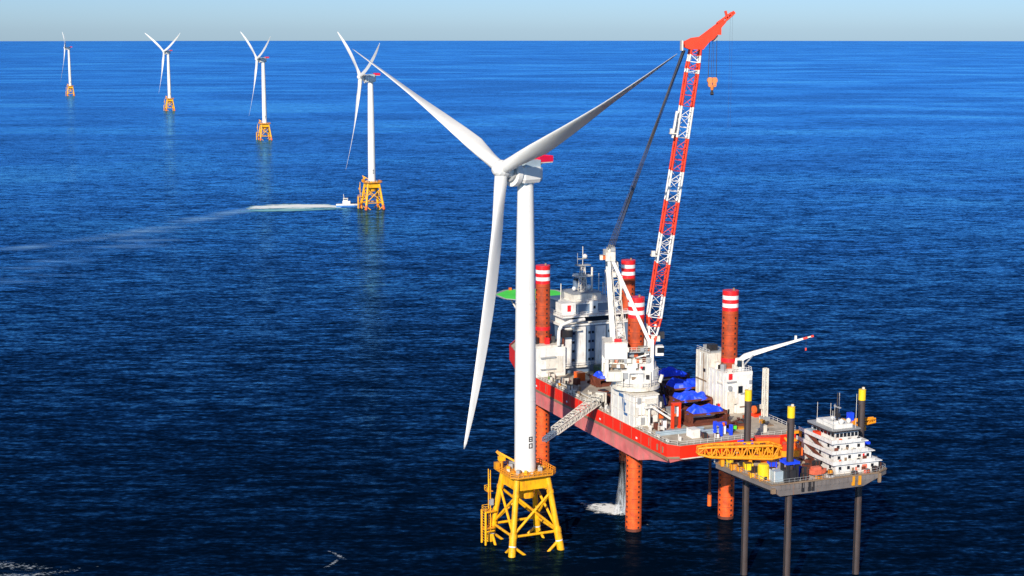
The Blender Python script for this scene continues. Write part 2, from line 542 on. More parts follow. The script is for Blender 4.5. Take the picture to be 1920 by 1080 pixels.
SH = 4.45      # half spread of the jacket's legs at the top
BH = 7.15      # at the water
LEG_TOP = 19.6
def leg_xy(sx, sy, z):
    q = z / LEG_TOP
    h = BH + (SH - BH) * q
    return Vector((sx * h, sy * h, z))

def turbine_meshes():
    M = {}
    t = MB()
    t.lathe([(2.85, 20.9), (2.85, 21.3), (2.8, 40), (2.65, 58), (2.45, 76), (2.15, 93), (2.1, 97.0), (2.3, 97.05), (2.3, 97.5)], (0, 0, 0), WHITE, n=40)
    t.lathe([(2.90, 40), (2.90, 40.12)], (0, 0, 0), WHITE, n=40, caps=False)
    t.lathe([(2.71, 66), (2.71, 66.12)], (0, 0, 0), WHITE, n=40, caps=False)
    M['tower'] = t.mesh('tower')
    d = MB()
    d.box((0, 0, 0), (0.95, 0.12, 2.3), CREAM)
    d.box((0, -0.04, -0.1), (0.7, 0.12, 1.9), GREY)
    M['door'] = d.mesh('door')
    k = MB()   # two stacked dark marks on the tower, too worn to read
    for dz, a in ((0.9, 0), (-0.9, 1)):
        k.box((-0.42, 0, dz), (0.24, 0.12, 1.35), DARK)
        k.box((0.42, 0, dz), (0.24, 0.12, 1.35), DARK)
        k.box((0, 0.003, dz + 0.55), (0.6, 0.12, 0.24), DARK)
        k.box((0, 0.003, dz - 0.55), (0.6, 0.12, 0.24), DARK)
        if a == 0:
            k.box((0, 0.003, dz), (0.6, 0.12, 0.24), DARK)
    M['marking'] = k.mesh('marking')
    # nacelle, +x towards the rotor
    n = MB()
    prof = [(-2.7, 97.5), (2.7, 97.5), (3.2, 98.4), (3.2, 101.6), (-3.2, 101.6), (-3.2, 98.4)]
    def loft(x0, x1, s0, s1, mat, pr, zc):
        vs = [(x0, y * s0, zc + (z - zc) * s0) for y, z in pr] + [(x1, y * s1, zc + (z - zc) * s1) for y, z in pr]
        q = len(pr)
        n.add(vs, [(i, (i + 1) % q, q + (i + 1) % q, q + i) for i in range(q)] + [tuple(range(q - 1, -1, -1)), tuple(range(q, 2 * q))], mat)
    loft(-2.4, 2.4, 1, 1, WHITE, prof, 99.5)
    loft(-3.6, -2.4, 0.8, 1, WHITE, prof, 99.5)
    loft(2.4, 3.3, 1, 0.86, WHITE, prof, 99.5)
    n.tube((3.35, 0, 99.9), (4.7, 0, 100.0), 3.35, WHITE, n=36)
    n.tube((4.75, 0, 100.2), (5.2, 0, 100.3), 2.4, GREY, n=28)
    n.tube((5.1, 0, 100.6), (7.0, 0, 101.1), 1.7, WHITE, n=24)
    M['nacelle'] = n.mesh('nacelle')
    c = MB()
    c.box((-0.4, 0, 102.45), (4.9, 5.4, 1.68), COOLER)
    for y in (-1.7, 0, 1.7):
        c.box((-0.4, y, 103.35), (4.5, 0.25, 0.16), GREY)
    c.tube((-0.5, 2.1, 103.6), (-0.5, 2.1, 105.2), 0.05, GREY, n=5)
    M['cooler'] = c.mesh('cooler')
    h = MB()
    h.box((-4.9, 0, 102.5), (4.2, 5.0, 0.25), CREAM)
    h.bar((-2.6, 0, 100.6), (-4.6, 0, 102.4), 2.4, 0.5, WHITE)
    cs = [(-7.0, -2.4, 102.63), (-2.9, -2.4, 102.63), (-2.9, 2.4, 102.63), (-7.0, 2.4, 102.63)]
    for (a, b) in zip(cs, cs[1:] + cs[:1]):
        a, b = Vector(a), Vector(b)
        n_ = 11
        for i in range(n_):
            p = a.lerp(b, i / n_)
            h.bar(p, p + Vector((0, 0, 1.5)), 0.26, 0.26, MAGENTA)
        for zz in (0.25, 0.65, 1.05, 1.45):
            h.bar(a + Vector((0, 0, zz)), b + Vector((0, 0, zz)), 0.12, 0.24, MAGENTA)
    M['hoist_platform'] = h.mesh('hoist_platform')
    # rotor hub, local x along the rotor axis
    u = MB()
    prof = [(-1.6, 2.0), (-0.9, 2.3), (0.4, 2.35), (1.5, 2.0), (2.3, 1.3), (2.7, 0.5), (2.75, 0.02)]
    q = 28
    for (xa, ra), (xb, rb) in zip(prof[:-1], prof[1:]):
        vs = [(x, r * math.cos(2 * math.pi * i / q), r * math.sin(2 * math.pi * i / q)) for x, r in ((xa, ra), (xb, rb)) for i in range(q)]
        u.add(vs, [(i, (i + 1) % q, q + (i + 1) % q, q + i) for i in range(q)], WHITE, True)
    u.add([(-1.6, 2 * math.cos(2 * math.pi * i / q), 2 * math.sin(2 * math.pi * i / q)) for i in range(q)], [tuple(range(q))], GREY)
    M['hub'] = u.mesh('hub')
    M['blade', 0] = blade_mesh(0)
    M['blade', -82] = blade_mesh(-82)
    # jacket
    for i, (sx, sy) in enumerate(((-1, -1), (1, -1), (1, 1), (-1, 1))):
        l = MB()
        l.tube(leg_xy(sx, sy, -14), leg_xy(sx, sy, 6), 0.98, YELLOW, n=16)
        l.tube(leg_xy(sx, sy, 5.6), leg_xy(sx, sy, LEG_TOP), 0.78, YELLOW, n=16)
        l.tube(leg_xy(sx, sy, 4.6), leg_xy(sx, sy, 5.6), 1.08, YELLOW, n=16)
        l.tube(leg_xy(sx, sy, 15.2), leg_xy(sx, sy, 16.0), 0.95, YELLOW, n=16)
        l.tube(leg_xy(sx, sy, 2.4), leg_xy(sx, sy, 2.7), 1.0, SIGNWHITE, n=16)
        M['leg', i] = l.mesh('leg')
        l.tube(leg_xy(sx, sy, -14), leg_xy(sx, sy, 3.4), 1.0, ORANGE, n=16)
        M['worn_leg', i] = l.mesh('leg')
    cs = ((-1, -1), (1, -1), (1, 1), (-1, 1))
    for i in range(4):
        a, b = cs[i], cs[(i + 1) % 4]
        x = MB()
        x.tube(leg_xy(*a, 15.4), leg_xy(*b, 5.4), 0.36, YELLOW, n=10)
        x.tube(leg_xy(*b, 15.4), leg_xy(*a, 5.4), 0.36, YELLOW, n=10)
        x.tube(leg_xy(*a, 5.0), leg_xy(*b, 5.0), 0.36, YELLOW, n=10)
        mid = (leg_xy(*a, -11) + leg_xy(*b, -11)) / 2
        x.tube(leg_xy(*a, 2.6), leg_xy(*b, -10), 0.38, YELLOW, n=10)
        x.tube(leg_xy(*b, 2.6), leg_xy(*a, -10), 0.38, YELLOW, n=10)
        M['brace', i] = x.mesh('brace')
    p = MB()    # transition piece and deck
    w = SH + 0.5
    p.prism([(-w, -w), (w, -w), (w, w), (-w, w)], 20.05, 20.4, YELLOW, top=DECKG)
    o_ = w + 1.7
    oct_ = [(-o_, -w), (-w, -o_), (w, -o_), (o_, -w), (o_, w), (w, o_), (-w, o_), (-o_, w)]
    p.prism(oct_, 20.42, 20.75, ORANGEY, top=ORANGEY)
    for sx, sy in cs:
        d_ = leg_xy(sx, sy, 17.9)
        p.bar((sx * 2.2, sy * 2.2, 18.0), (d_.x * 0.93, d_.y * 0.93, 18.0), 0.5, 3.6, YELLOW)
    for i in range(4):
        a, b = cs[i], cs[(i + 1) % 4]
        A, B = leg_xy(*a, 18.2), leg_xy(*b, 18.2)
        p.bar(A * 1.0 + Vector((0, 0, 0)), B, 0.35, 3.0, YELLOW)
    p.lathe([(2.5, 13.6), (2.6, 15.2), (2.9, 16.4), (2.9, 20.0)], (0, 0, 0), YELLOW, n=28)
    p.lathe([(3.1, 20.76), (3.1, 20.95)], (0, 0, 0), ORANGEY, n=28)
    M['transition_piece'] = p.mesh('transition_piece')
    r = MB()
    r.rail([(x * 0.985, y * 0.985, 20.75) for x, y in oct_], 1.15, CRANEY, r=0.12, step=1.3, closed=True)
    for i_ in range(16):
        an = i_ * 0.41 + 0.2; rr = 4.1 + 0.9 * ((i_ * 7) % 5) / 5
        sz = 0.45 + 0.25 * ((i_ * 3) % 4)
        p.box((rr * math.cos(an), rr * math.sin(an), 20.75 + sz / 2), (sz, sz * 0.8, sz), (CRANEY, GREY, YELLOW, CREAM)[i_ % 4], an)
    M['transition_piece'] = p.mesh('transition_piece')
    M['railing'] = r.mesh('railing')
    v = MB()    # small davit crane and gear on the deck's corner
    v.tube((0, 0, 0), (0, 0, 2.6), 0.5, ORANGEY, n=10)
    v.box((0.1, 0, 2.7), (1.7, 1.3, 1.2), YELLOW)
    v.bar((0.2, 0, 3.2), (-1.1, 0.6, 4.7), 0.6, 0.7, ORANGEY)
    v.bar((-1.1, 0.6, 4.7), (3.2, -1.6, 2.0), 0.35, 0.45, YELLOW)
    v.box((-1.5, -0.4, 1.0), (1.1, 1.4, 1.8), ORANGEY)
    v.box((3.4, 0.6, 0.7), (1.3, 1.0, 1.4), GREY)
    M['davit'] = v.mesh('davit')
    g = MB()    # boat landing: two fender tubes, ladder cage, landing stage
    for y in (-1.3, 1.3):
        g.tube((-2.4, y, -5), (-2.4, y, 9.2), 0.30, YELLOW, n=10)
        g.tube((-2.4, y, 9.0), (0.6, y * 0.8, 9.0), 0.24, YELLOW, n=8)
        g.tube((-2.4, y, 3.6), (0.2, y * 0.8, 3.6), 0.24, YELLOW, n=8)
        g.tube((-0.7, y * 0.5, 3.0), (-0.7, y * 0.5, 20.4), 0.14, YELLOW, n=6)
    for i in range(11):
        g.tube((-2.4, -1.3, 1 + i * 0.75), (-2.4, 1.3, 1 + i * 0.75), 0.07, YELLOW, n=5, caps=False)
    for i in range(22):
        g.tube((-0.7, -0.65, 4 + i * 0.72), (-0.7, 0.65, 4 + i * 0.72), 0.05, YELLOW, n=4, caps=False)
    g.box((-1.0, 0, 9.1), (2.8, 2.8, 0.18), ORANGEY)
    g.box((-1.0, 0, 4.4), (2.6, 2.6, 0.18), ORANGEY)
    g.rail([(-2.3, -1.3, 9.2), (-2.3, 1.3, 9.2), (0.3, 1.3, 9.2)], 1.2, YELLOW, r=0.08, step=1.3)
    g.box((-0.4, -0.5, 11.6), (0.9, 1.2, 1.7), GREY)
    g.box((-0.9, 0, 14.6), (1.6, 2.0, 0.18), ORANGEY)
    g.rail([(-1.7, -1.0, 14.7), (-1.7, 1.0, 14.7), (-0.1, 1.0, 14.7)], 1.2, YELLOW, r=0.08, step=1.2)
    g.tube((-1.3, -0.9, 12.5), (-1.3, -0.9, 18.2), 0.22, YELLOW, n=8)
    M['boat_landing'] = g.mesh('boat_landing')
    return M

TM = turbine_meshes()
def turbine(x, y, base_rot, beta, blades, label):
    t = thing('wind_turbine', label, 'wind turbine', (x, y, -(x * x + y * y) / (2 * RE)), 0, 'row of offshore wind turbines')
    fm = Matrix.Rotation(base_rot, 4, 'Z')
    tw = link('tower', TM['tower'], t)
    link('door', TM['door'], tw, None, Matrix.Rotation(R(150), 4, 'Z') @ Matrix.Translation((0, -2.82, 22.4)))
    link('marking', TM['marking'], tw, None, Matrix.Rotation(R(30), 4, 'Z') @ Matrix.Translation((0, -2.80, 28.9)))
    ax = Vector((-math.cos(beta), -math.sin(beta), 0))
    nm = Matrix.Rotation(math.atan2(ax.y, ax.x), 4, 'Z')
    nc = link('nacelle', TM['nacelle'], t, None, nm)
    link('cooler', TM['cooler'], nc)
    link('hoist_platform', TM['hoist_platform'], nc, 'crimson railed hoist platform at the back of the nacelle')
    tau = R(5.5)
    a2 = ax * math.cos(tau) + Vector((0, 0, 1)) * math.sin(tau)
    up = Vector((0, 0, 1)) * math.cos(tau) - ax * math.sin(tau)
    side = Vector((math.sin(beta), -math.cos(beta), 0))
    hub_p = ax * HUB_X + Vector((0, 0, HUB_Z))
    def frame(X, Z, p):
        Y = Z.cross(X)
        return Matrix(((X.x, Y.x, Z.x, p.x), (X.y, Y.y, Z.y, p.y), (X.z, Y.z, Z.z, p.z), (0, 0, 0, 1)))
    link('hub', TM['hub'], t, None, frame(a2, up, hub_p))
    for b in blades:
        ang, pitch = b
        rad = (up * -math.cos(R(ang)) + side * math.sin(R(ang))).normalized()
        link('blade', TM['blade', pitch], t, None, frame(a2, rad, hub_p))
    for i in range(4):
        link('leg', TM['leg' if y < 500 else 'worn_leg', i], t, None, fm)
        link('brace', TM['brace', i], t, None, fm)
    tp = link('transition_piece', TM['transition_piece'], t, None, fm)
    link('railing', TM['railing'], tp)
    link('davit', TM['davit'], t, None, fm @ Matrix.Translation((-SH - 0.6, SH - 0.2, 20.75)))
    link('boat_landing', TM['boat_landing'], t, None, fm @ Matrix.Translation((-BH - 0.1, BH - 1.6, 0)))
    return t

turbine(3.5, 404.5, R(24.6), R(38), [(0, 0), (-114, 0), (114, 0)], 'nearest and largest white wind turbine on its yellow lattice base, beside the red ship')
turbine(-108.4, 1213, R(22), R(20), [(-2, -82), (-118, -82), (111, -82)], 'white wind turbine with the small boat at its yellow base')
turbine(-312.8, 1994, R(20), R(26), [(-1, -82), (-118, -82), (113, -82)], 'middle wind turbine of the row, third from the far left end')
turbine(-593, 2738, R(20), R(40), [(-1, -82), (-116, -82), (116, -82)], 'second wind turbine from the left, blades spread in a wide Y')
turbine(-942, 3376, R(20), R(18), [(-1, -82), (-118, -82), (116, -82)], 'farthest and smallest wind turbine at the far left, rotor seen edge on')

# ------------------------------------------------------------------ jack-up installation ship, +x forward, +y port
ZD, ZB = 31.6, 23.3
SHIP = Vector((35.0, 452.2, 0))
SHIP_RZ = math.atan2(0.924, -0.382)
ship = thing('jack_up_ship', 'large red and white installation ship raised on four orange legs', 'ship', SHIP, SHIP_RZ)
SM = Matrix.Translation(SHIP) @ Matrix.Rotation(SHIP_RZ, 4, 'Z')

def ship_hull():
    h = MB()
    # stations: s, half breadth at deck, at knuckle, at bottom, z deck, z knuckle, z bottom
    st = [(-62, 17.2, 17.2, 16.0, ZD, 28.3, 28.0), (-59, 19.4, 19.4, 18.2, ZD, 27.7, 26.6), (-50, 19.5, 19.5, 19.0, ZD, 27.6, 25.2), (-43, 19.5, 19.5, 19.3, ZD, 27.6, ZB),
          (-20, 19.5, 19.5, 19.4, ZD, 27.6, ZB), (10, 19.5, 19.5, 19.4, ZD, 27.6, ZB), (27, 19.5, 19.5, 19.4, ZD, 27.6, ZB), (40, 19.5, 18.6, 16.5, ZD, 28.0, ZB),
          (54, 16.5, 11.5, 7.5, ZD, 28.8, 24.0), (64, 9.5, 4.6, 2.5, ZD, 29.4, 25.5), (70, 2.0, 0.8, 0.4, ZD, 30.0, 27.5)]
    zw = 0.55
    for sg in (1, -1):
        for a, b in zip(st[:-1], st[1:]):
            def ring(q):
                s, d, k, bt, zd, zk, zb = q
                return [(s, sg * d, zd), (s, sg * k, zk + zw), (s, sg * k * 1.0, zk), (s, sg * bt, zb)]
            A, B = ring(a), ring(b)
            for i, mt in ((0, RED), (1, BELT), (2, PINK)):
                q = [A[i], B[i], B[i + 1], A[i + 1]]
                h.add(q, [(0, 1, 2, 3) if sg < 0 else (3, 2, 1, 0)], mt)
    for a, b in zip(st[:-1], st[1:]):
        h.add([(a[0], a[1], a[4]), (a[0], -a[1], a[4]), (b[0], -b[1], b[4]), (b[0], b[1], b[4])], [(0, 1, 2, 3)], DECKG)
        h.add([(a[0], a[3], a[6]), (a[0], -a[3], a[6]), (b[0], -b[3], b[6]), (b[0], b[3], b[6])], [(3, 2, 1, 0)], PINK)
    s = st[0]
    h.add([(s[0], s[1], s[4]), (s[0], -s[1], s[4]), (s[0], -s[2], s[5]), (s[0], s[2], s[5])], [(3, 2, 1, 0)], RED)
    h.add([(s[0], s[2], s[5]), (s[0], -s[2], s[5]), (s[0], -s[3], s[6]), (s[0], s[3], s[6])], [(3, 2, 1, 0)], CREAM)
    # fender belt stands proud
    for sg in (1, -1):
        h.bar((-60, sg * 19.55, 27.75), (40, sg * 19.55, 27.75), 0.3, 0.55, BELT)
    # bulwark on the foreship and quarter
    for sg in (1, -1):
        h.span(27, 42, sg * 19.44, sg * 19.28, ZD, ZD + 2.0, RED)
        h.bar((42, sg * 19.4, ZD + 2.4), (54, sg * 16.4, ZD + 2.4), 0.16, 4.8, RED)
        h.bar((54, sg * 16.4, ZD + 2.4), (64, sg * 9.4, ZD + 2.4), 0.16, 4.8, RED)
        h.bar((64, sg * 9.4, ZD + 2.4), (70, sg * 1.9, ZD + 2.4), 0.16, 4.8, RED)
    h.prism([(44, 18.6), (44, -18.6), (54, -16.2), (64, -9.2), (69.5, -1.8), (69.5, 1.8), (64, 9.2), (54, 16.2)], ZD + 0.01, ZD + 4.2, SHIPW, top=DECKG)
    # draught notch and thruster tunnel marks in the bow quarter
    for s in (-57, -54):
        h.box((s, 19.5, 29.7), (0.5, 0.2, 1.6), BELT)
    for i in range(17):
        s_ = -56 + i * 5.6
        h.box((s_, 19.50, 29.9), (0.12, 0.06, 3.2), BELT)
        if i % 3 == 1: h.box((s_ + 1.1, 19.49, 30.2 - 0.3 * (i % 2)), (0.4, 0.05, 2.2), BELT)
        if i % 4 == 2: h.box((s_ + 2.6, 19.49, 29.2), (0.9, 0.05, 0.5), SIGNWHITE)
    return h.build('hull', ship)
hull = ship_hull()

for sg in (1, -1):
    rails(hull, [[(-61, sg * 17.4, ZD), (-58.8, sg * 19.2, ZD), (-41, sg * 19.2, ZD)], [(-25, sg * 19.2, ZD), (-18.5, sg * 19.2, ZD)], [(-10, sg * 19.2, ZD), (26, sg * 19.2, ZD)]], 1.1, SHIPW)
rails(hull, [[(-61.7, -17, ZD), (-61.7, 17, ZD)]], 1.1, SHIPW)
rq = random.Random(11)
for i in range(16):
    s_ = -58 + i * 5.0
    if -41 < s_ < -25: continue
    b = MB(); b.tube((s_, 18.4, ZD), (s_, 18.4, ZD + 0.9), 0.3, CREAM, n=8); b.tube((s_ + 0.9, 18.4, ZD), (s_ + 0.9, 18.4, ZD + 0.9), 0.3, CREAM, n=8); b.box((s_ + 0.45, 18.4, ZD + 0.1), (1.8, 0.8, 0.2), BELT)
    b.build('bollard', hull)
for i in range(26):
    s_ = rq.uniform(-58, 24); p_ = rq.choice((rq.uniform(12, 17.6), rq.uniform(-18, -6) if s_ < -47 else rq.uniform(12, 17.6)))
    if -41.5 < s_ < -24: p_ = rq.uniform(2, 7.5)
    b = MB(); h_ = rq.uniform(0.5, 1.9); w_ = rq.uniform(0.5, 1.5)
    b.box((s_, p_, ZD + h_ / 2), (w_, w_ * 0.8, h_), rq.choice((CREAM, GREY, BELT, DARK, ORANGEY, SHIPW)))
    b.tube((s_ + w_, p_, ZD), (s_ + w_, p_, ZD + h_ * 1.4), 0.14, CREAM, n=6)
    b.build('vent_box', hull)
for p_, m_ in ((16.2, CREAM), (15.7, GREY), (3.4, BELT)):
    b = MB(); b.tube((-24, p_, ZD + 0.35), (24, p_, ZD + 0.35), 0.16, m_, n=6)
    for i in range(9): b.box((-23 + i * 5.6, p_, ZD + 0.12), (0.3, 0.5, 0.24), DARK)
    b.build('deck_pipe', hull)
for i in range(5):
    b = MB(); b.box((-52 - (i % 2) * 3.5, -15 + i * 4.2, ZD + 0.14), (2.2, 2.2, 0.28), (BELT, GREY, ORANGEY)[i % 3]); b.build('hatch', hull)
# stern roller fitting and pipe below the transom
r = MB()
r.tube((-61, 6.4, 28.1), (-61, 6.4, 25.6), 0.22, CREAM, n=8)
r.tube((-61, 7.5, 28.1), (-61, 7.5, 26.2), 0.12, DARK, n=6)
r.build('overboard_pipe', hull)

LEGS = [(31.5, 14.6), (31.5, -14.6), (-31.5, 14.6), (-31.5, -14.6)]
def ship_leg(zsplit):
    l = MB()
    RL = 2.25
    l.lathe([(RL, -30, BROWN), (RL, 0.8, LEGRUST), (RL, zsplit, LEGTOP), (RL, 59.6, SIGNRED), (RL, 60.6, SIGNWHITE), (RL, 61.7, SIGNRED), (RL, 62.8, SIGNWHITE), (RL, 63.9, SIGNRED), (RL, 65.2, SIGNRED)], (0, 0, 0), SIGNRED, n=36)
    l.lathe([(RL + 0.1, 45.2), (RL + 0.1, 46.3)], (0, 0, 0), SIGNRED, n=36)
    for k in range(4):     # pin holes in four rows
        t = R(-58 + 90 * k)
        for i in range(40):
            z = 1.2 + i * 1.45
            if z < 58.8:
                l.box((math.cos(t) * (RL - 0.16), math.sin(t) * (RL - 0.16), z), (0.44, 0.5, 0.55), DARK, t)
    for i in range(21):     # horizontal weld seams
        z = 0.6 + i * 2.9
        l.lathe([(RL + 0.02, z), (RL + 0.02, z + 0.1)], (0, 0, 0), BROWN, n=36, caps=False)
    l.box((0.8, 0, 65.5), (0.5, 0.5, 0.7), BELT)
    return l.mesh('leg')
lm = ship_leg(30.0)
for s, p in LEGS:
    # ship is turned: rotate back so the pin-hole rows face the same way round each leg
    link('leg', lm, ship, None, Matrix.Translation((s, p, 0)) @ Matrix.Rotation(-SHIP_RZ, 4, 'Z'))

# --- accommodation block
a = MB()
a.span(27.5, 52, -13, 9.3, ZD + 0.01, 46.4, BLUEGREY)
for p0, p1 in ((7.0, 9.4), (2.2, 5.2), (-4.6, -1.4), (-11, -8)):
    a.span(26.7, 27.6, p0, p1, ZD + 2.4, 46.0, SHIPW)
    a.box((26.6, (p0 + p1) / 2, ZD + 2.1), (1.4, abs(p1 - p0) + 0.6, 0.4), CREAM)
a.span(26.9, 53, -14, 10.2, 46.4, 46.9, SHIPW)           # bridge deck edge
a.span(28.8, 50, -12.5, 9.0, 46.9, 49.2, SHIPW)          # bridge
a.span(26.2, 52, -14.2, 10.4, 49.2, 49.6, SHIPW)         # roof overhang
a.span(30, 47, -10.5, 6.6, 49.6, 52.6, BLUEGREY)
a.span(29.2, 33.5, 4.5, 9.4, 49.6, 53.2, SHIPW)
a.span(29.5, 33, -3.2, -0.6, 49.6, 53.3, SHIPW)
a.span(29.6, 46, -10.8, 6.9, 52.6, 52.9, SHIPW)
a.span(33, 42, -6, 3.6, 52.9, 55.2, CREAM)
a.span(32.6, 42.4, -6.4, 4.0, 55.2, 55.4, GREY)
acc = a.build('accommodation_block', ship)
w = MB()
w.span(28.72, 28.82, -12.2, 6.0, 47.2, 48.9, GLASS)
w.build('bridge_window', acc)
for p in (6.0, 0.6, -0.6, -6.2):
    for z in (35.6, 38.4, 41.2, 44.0):
        w = MB()
        w.box((27.45, p, z), (0.2, 0.75, 0.75), GLASS)
        w.build('window', acc)
w = MB(); w.box((29.45, -2.0, 51.4), (0.2, 0.7, 0.9), GLASS); w.build('window', acc)
w = MB(); w.box((29.12, 6.8, 51.6), (0.2, 1.1, 1.9), SIGNRED); w.build('red_panel', acc)
rails(acc, [[(26.4, -14, 49.6), (26.4, 10.2, 49.6), (50, 10.2, 49.6)], [(29.8, -10.6, 52.9), (29.8, 6.7, 52.9)], [(25.9, -12, ZD + 2.4), (25.9, 9.5, ZD + 2.4)]], 1.1, SHIPW, r=0.06)
m_ = MB()
lattice(m_, (37, -1.4, 55.4), (37, -1.4, 63.5), 2.2, 1.0, 2.2, 1.0, (0, 1, 0), 6, lambda t: CREAM, 0.13, 0.08)
m_.box((37, -1.4, 60.2), (3.4, 5.6, 0.3), CREAM)
m_.box((37, 1.0, 60.7), (1.0, 1.6, 0.8), SHIPW)
m_.box((37, -1.4, 63.6), (2.2, 4.6, 0.3), GREY)
m_.tube((37, -1.4, 63.5), (37, -1.4, 69.5), 0.13, CREAM, n=6)
m_.tube((37, 0.4, 63.5), (37, 0.4, 67.5), 0.09, GREY, n=6)
m_.box((37, -1.4, 65.6), (0.5, 3.4, 0.3), GREY)
for (y, z, q) in ((-1.9, 66.4, 0.8), (-3.2, 56.6, 0.9), (1.8, 56.4, 0.7)):
    prof = [(0.02, -q), (q * 0.7, -q * 0.7), (q, 0), (q * 0.7, q * 0.7), (0.02, q)]
    m_.lathe(prof, (36.4, y, z), SHIPW, n=12, caps=False)
m_.tube((36.5, -4.4, 55.4), (36.5, -4.4, 62.8), 0.35, CREAM, n=8)
m_.build('mast', acc)
for y, z in ((-7.5, 60.5), (-9.0, 57.6), (-9.8, 61.5), (5.6, 58)):
    MB().tube((38, y, 52.9), (38, y, z), 0.16, CREAM, n=6).build('antenna', acc)
f = MB()
for y in (-7, -4.2):
    f.tube((48, y, 49.6), (48, y, 57), 1.0, BLUEGREY, n=14)
    f.tube((48, y, 57), (48, y, 57.6), 0.8, DARK, n=14)
f.build('funnel', acc)
# --- helideck over the bow
hd = MB()
q = [(74.8 + 11.8 * math.cos(2 * math.pi * (k + 0.5) / 8), 11.8 * math.sin(2 * math.pi * (k + 0.5) / 8)) for k in range(8)]
hd.prism(q, 48.0, 48.5, GREY, top=GREEN)
ring = [(74.8 + 5.2 * math.cos(2 * math.pi * k / 32), 5.2 * math.sin(2 * math.pi * k / 32)) for k in range(32)]
ring2 = [(74.8 + 4.6 * math.cos(2 * math.pi * k / 32), 4.6 * math.sin(2 * math.pi * k / 32)) for k in range(32)]
hd.add([(x, y, 48.51) for x, y in ring + ring2], [(k, (k + 1) % 32, 32 + (k + 1) % 32, 32 + k) for k in range(32)], CAPY)
for dy in (-1.2, 1.2):
    hd.box((74.8, dy, 48.508), (3.2, 0.5, 0.012), SIGNWHITE)
hd.box((74.8, 0, 48.508), (0.5, 1.9, 0.012), SIGNWHITE)
q2 = [(74.8 + 13.2 * math.cos(2 * math.pi * (k + 0.5) / 8), 13.2 * math.sin(2 * math.pi * (k + 0.5) / 8)) for k in range(8)]
for k in range(8):
    a_, b_ = q[k], q[(k + 1) % 8]; c_, d_ = q2[k], q2[(k + 1) % 8]
    hd.add([(a_[0], a_[1], 48.2), (b_[0], b_[1], 48.2), (d_[0], d_[1], 48.5), (c_[0], c_[1], 48.5)], [(0, 1, 2, 3)], GREY)
for (x, y) in ((66, 6), (66, -6), (74, 8), (74, -8)):
    hd.tube((58, y * 0.7, ZD + 4.2), (x, y, 48.0), 0.3, CREAM, n=8)
for p in ((86.0, 3, 48.5), (63.4, 2, 48.5)):
    hd.box(p, (0.8, 0.8, 1.6), ORANGE)
hd.build('helideck', ship)
# --- jacking houses at the forward legs
for sg in (1, -1):
    j = MB()
    y0, y1 = (9.6, 19.3) if sg > 0 else (-19.3, -13.4)
    j.span(25.5, 38.5, y0, y1, ZD + 0.02, 40.6, SHIPW)
    j.span(25.3, 25.6, y0 + 0.9, y1 - 3.2, ZD + 1.2, 37.8, CREAM)
    j.box((25.2, (y0 + y1) / 2 + 1, 37.6), (0.6, 5, 0.4), GREY)
    j.box((25.2, (y0 + y1) / 2 + 1, 34.0), (0.6, 5, 0.3), GREY)
    j.span(26, 38, y0 + 0.4, y1 - 0.4, 40.6, 41.2, CREAM)
    for k in range(6):
        t = 2 * math.pi * k / 6
        j.box((31.5 + 3.3 * math.cos(t), sg * 14.6 + 3.3 * math.sin(t), 42.2), (1.2, 1.2, 2.0), SIGNRED if k % 2 else DARK, t)
    j.build('jacking_house', ship)
# --- white bent pipe davit by the port forward leg
g = MB()
pts = [(25.0, 12.2, 41.2), (25.0, 12.0, 45.9), (25.3, 11.0, 47.4), (25.6, 8.0, 48.2), (26.0, 3.0, 48.5)]
for p0, p1 in zip(pts[:-1], pts[1:]):
    g.tube(p0, p1, 0.55, SHIPW, n=10)
g.box((26.5, 9.0, 44.5), (2.6, 3.4, 2.2), DARK)
g.box((25.9, 6.6, 45.4), (1.2, 4.8, 0.5), CREAM)
g.tube((26.4, 9.9, ZD), (26.4, 9.9, 44), 0.42, BROWN, n=8)
g.build('bent_davit', ship)

# --- starboard aft jacking tower with white house blocks
j = MB()
j.span(-36.5, -27, -20.8 + 1.6, -10.6, ZD + 0.02, 43.0, SHIPW)
j.span(-27, -19.5, -18.6, -10.8, ZD + 0.02, 46.7, CREAM)
j.span(-37.3, -36.4, -18.6, -14.0, ZD + 0.02, 42.2, SHIPW)
j.span(-37.0, -36.4, -13.2, -11.2, ZD + 0.02, 37.8, CREAM)
j.box((-37.4, -16.6, 37.2), (0.7, 3.4, 0.3), GREY)
j.box((-36.8, -12.6, 40.5), (0.5, 3.2, 0.3), GREY)
j.box((-34, -10.5, 39.8), (3.4, 0.4, 0.4), CREAM)
j.box((-23, -10.7, 38.6), (6.2, 0.3, 0.35), BELT)
for k in range(6):
    t = 2 * math.pi * k / 6
    j.box((-31.5 + 3.2 * math.cos(t), -14.6 + 3.2 * math.sin(t), 43.9), (1.2, 1.2, 1.9), CREAM if k % 2 else GREY, t)
j.span(-26.4, -20, -17.6, -12.0, 46.7, 47.1, GREY)
j.box((-24, -13.4, 47.9), (2.4, 2.2, 1.8), DARK)
j.box((-21.4, -13.0, 47.6), (1.2, 1.4, 1.2), GREY)
for i in range(4):
    j.box((-26 + i * 2.0, -10.72, 39.0), (0.22, 0.2, 14.6), (CREAM, BELT, SHIPW, CREAM)[i])
for i in range(5):
    j.box((-35.5 + i * 2.0, -10.52, 37.2), (0.2, 0.16, 11), CREAM)
for (p_, z_, a_, b_, m_) in ((-11.6, 39.0, 0.9, 1.1, GREY), (-13.6, 35.2, 1.1, 1.6, CREAM), (-18.0, 40.2, 0.8, 1.0, GREY), (-15.6, 33.4, 1.6, 0.3, BELT), (-18.2, 36.0, 0.5, 6.0, CREAM)):
    j.box((-37.36, p_, z_), (0.4, a_, b_), m_)
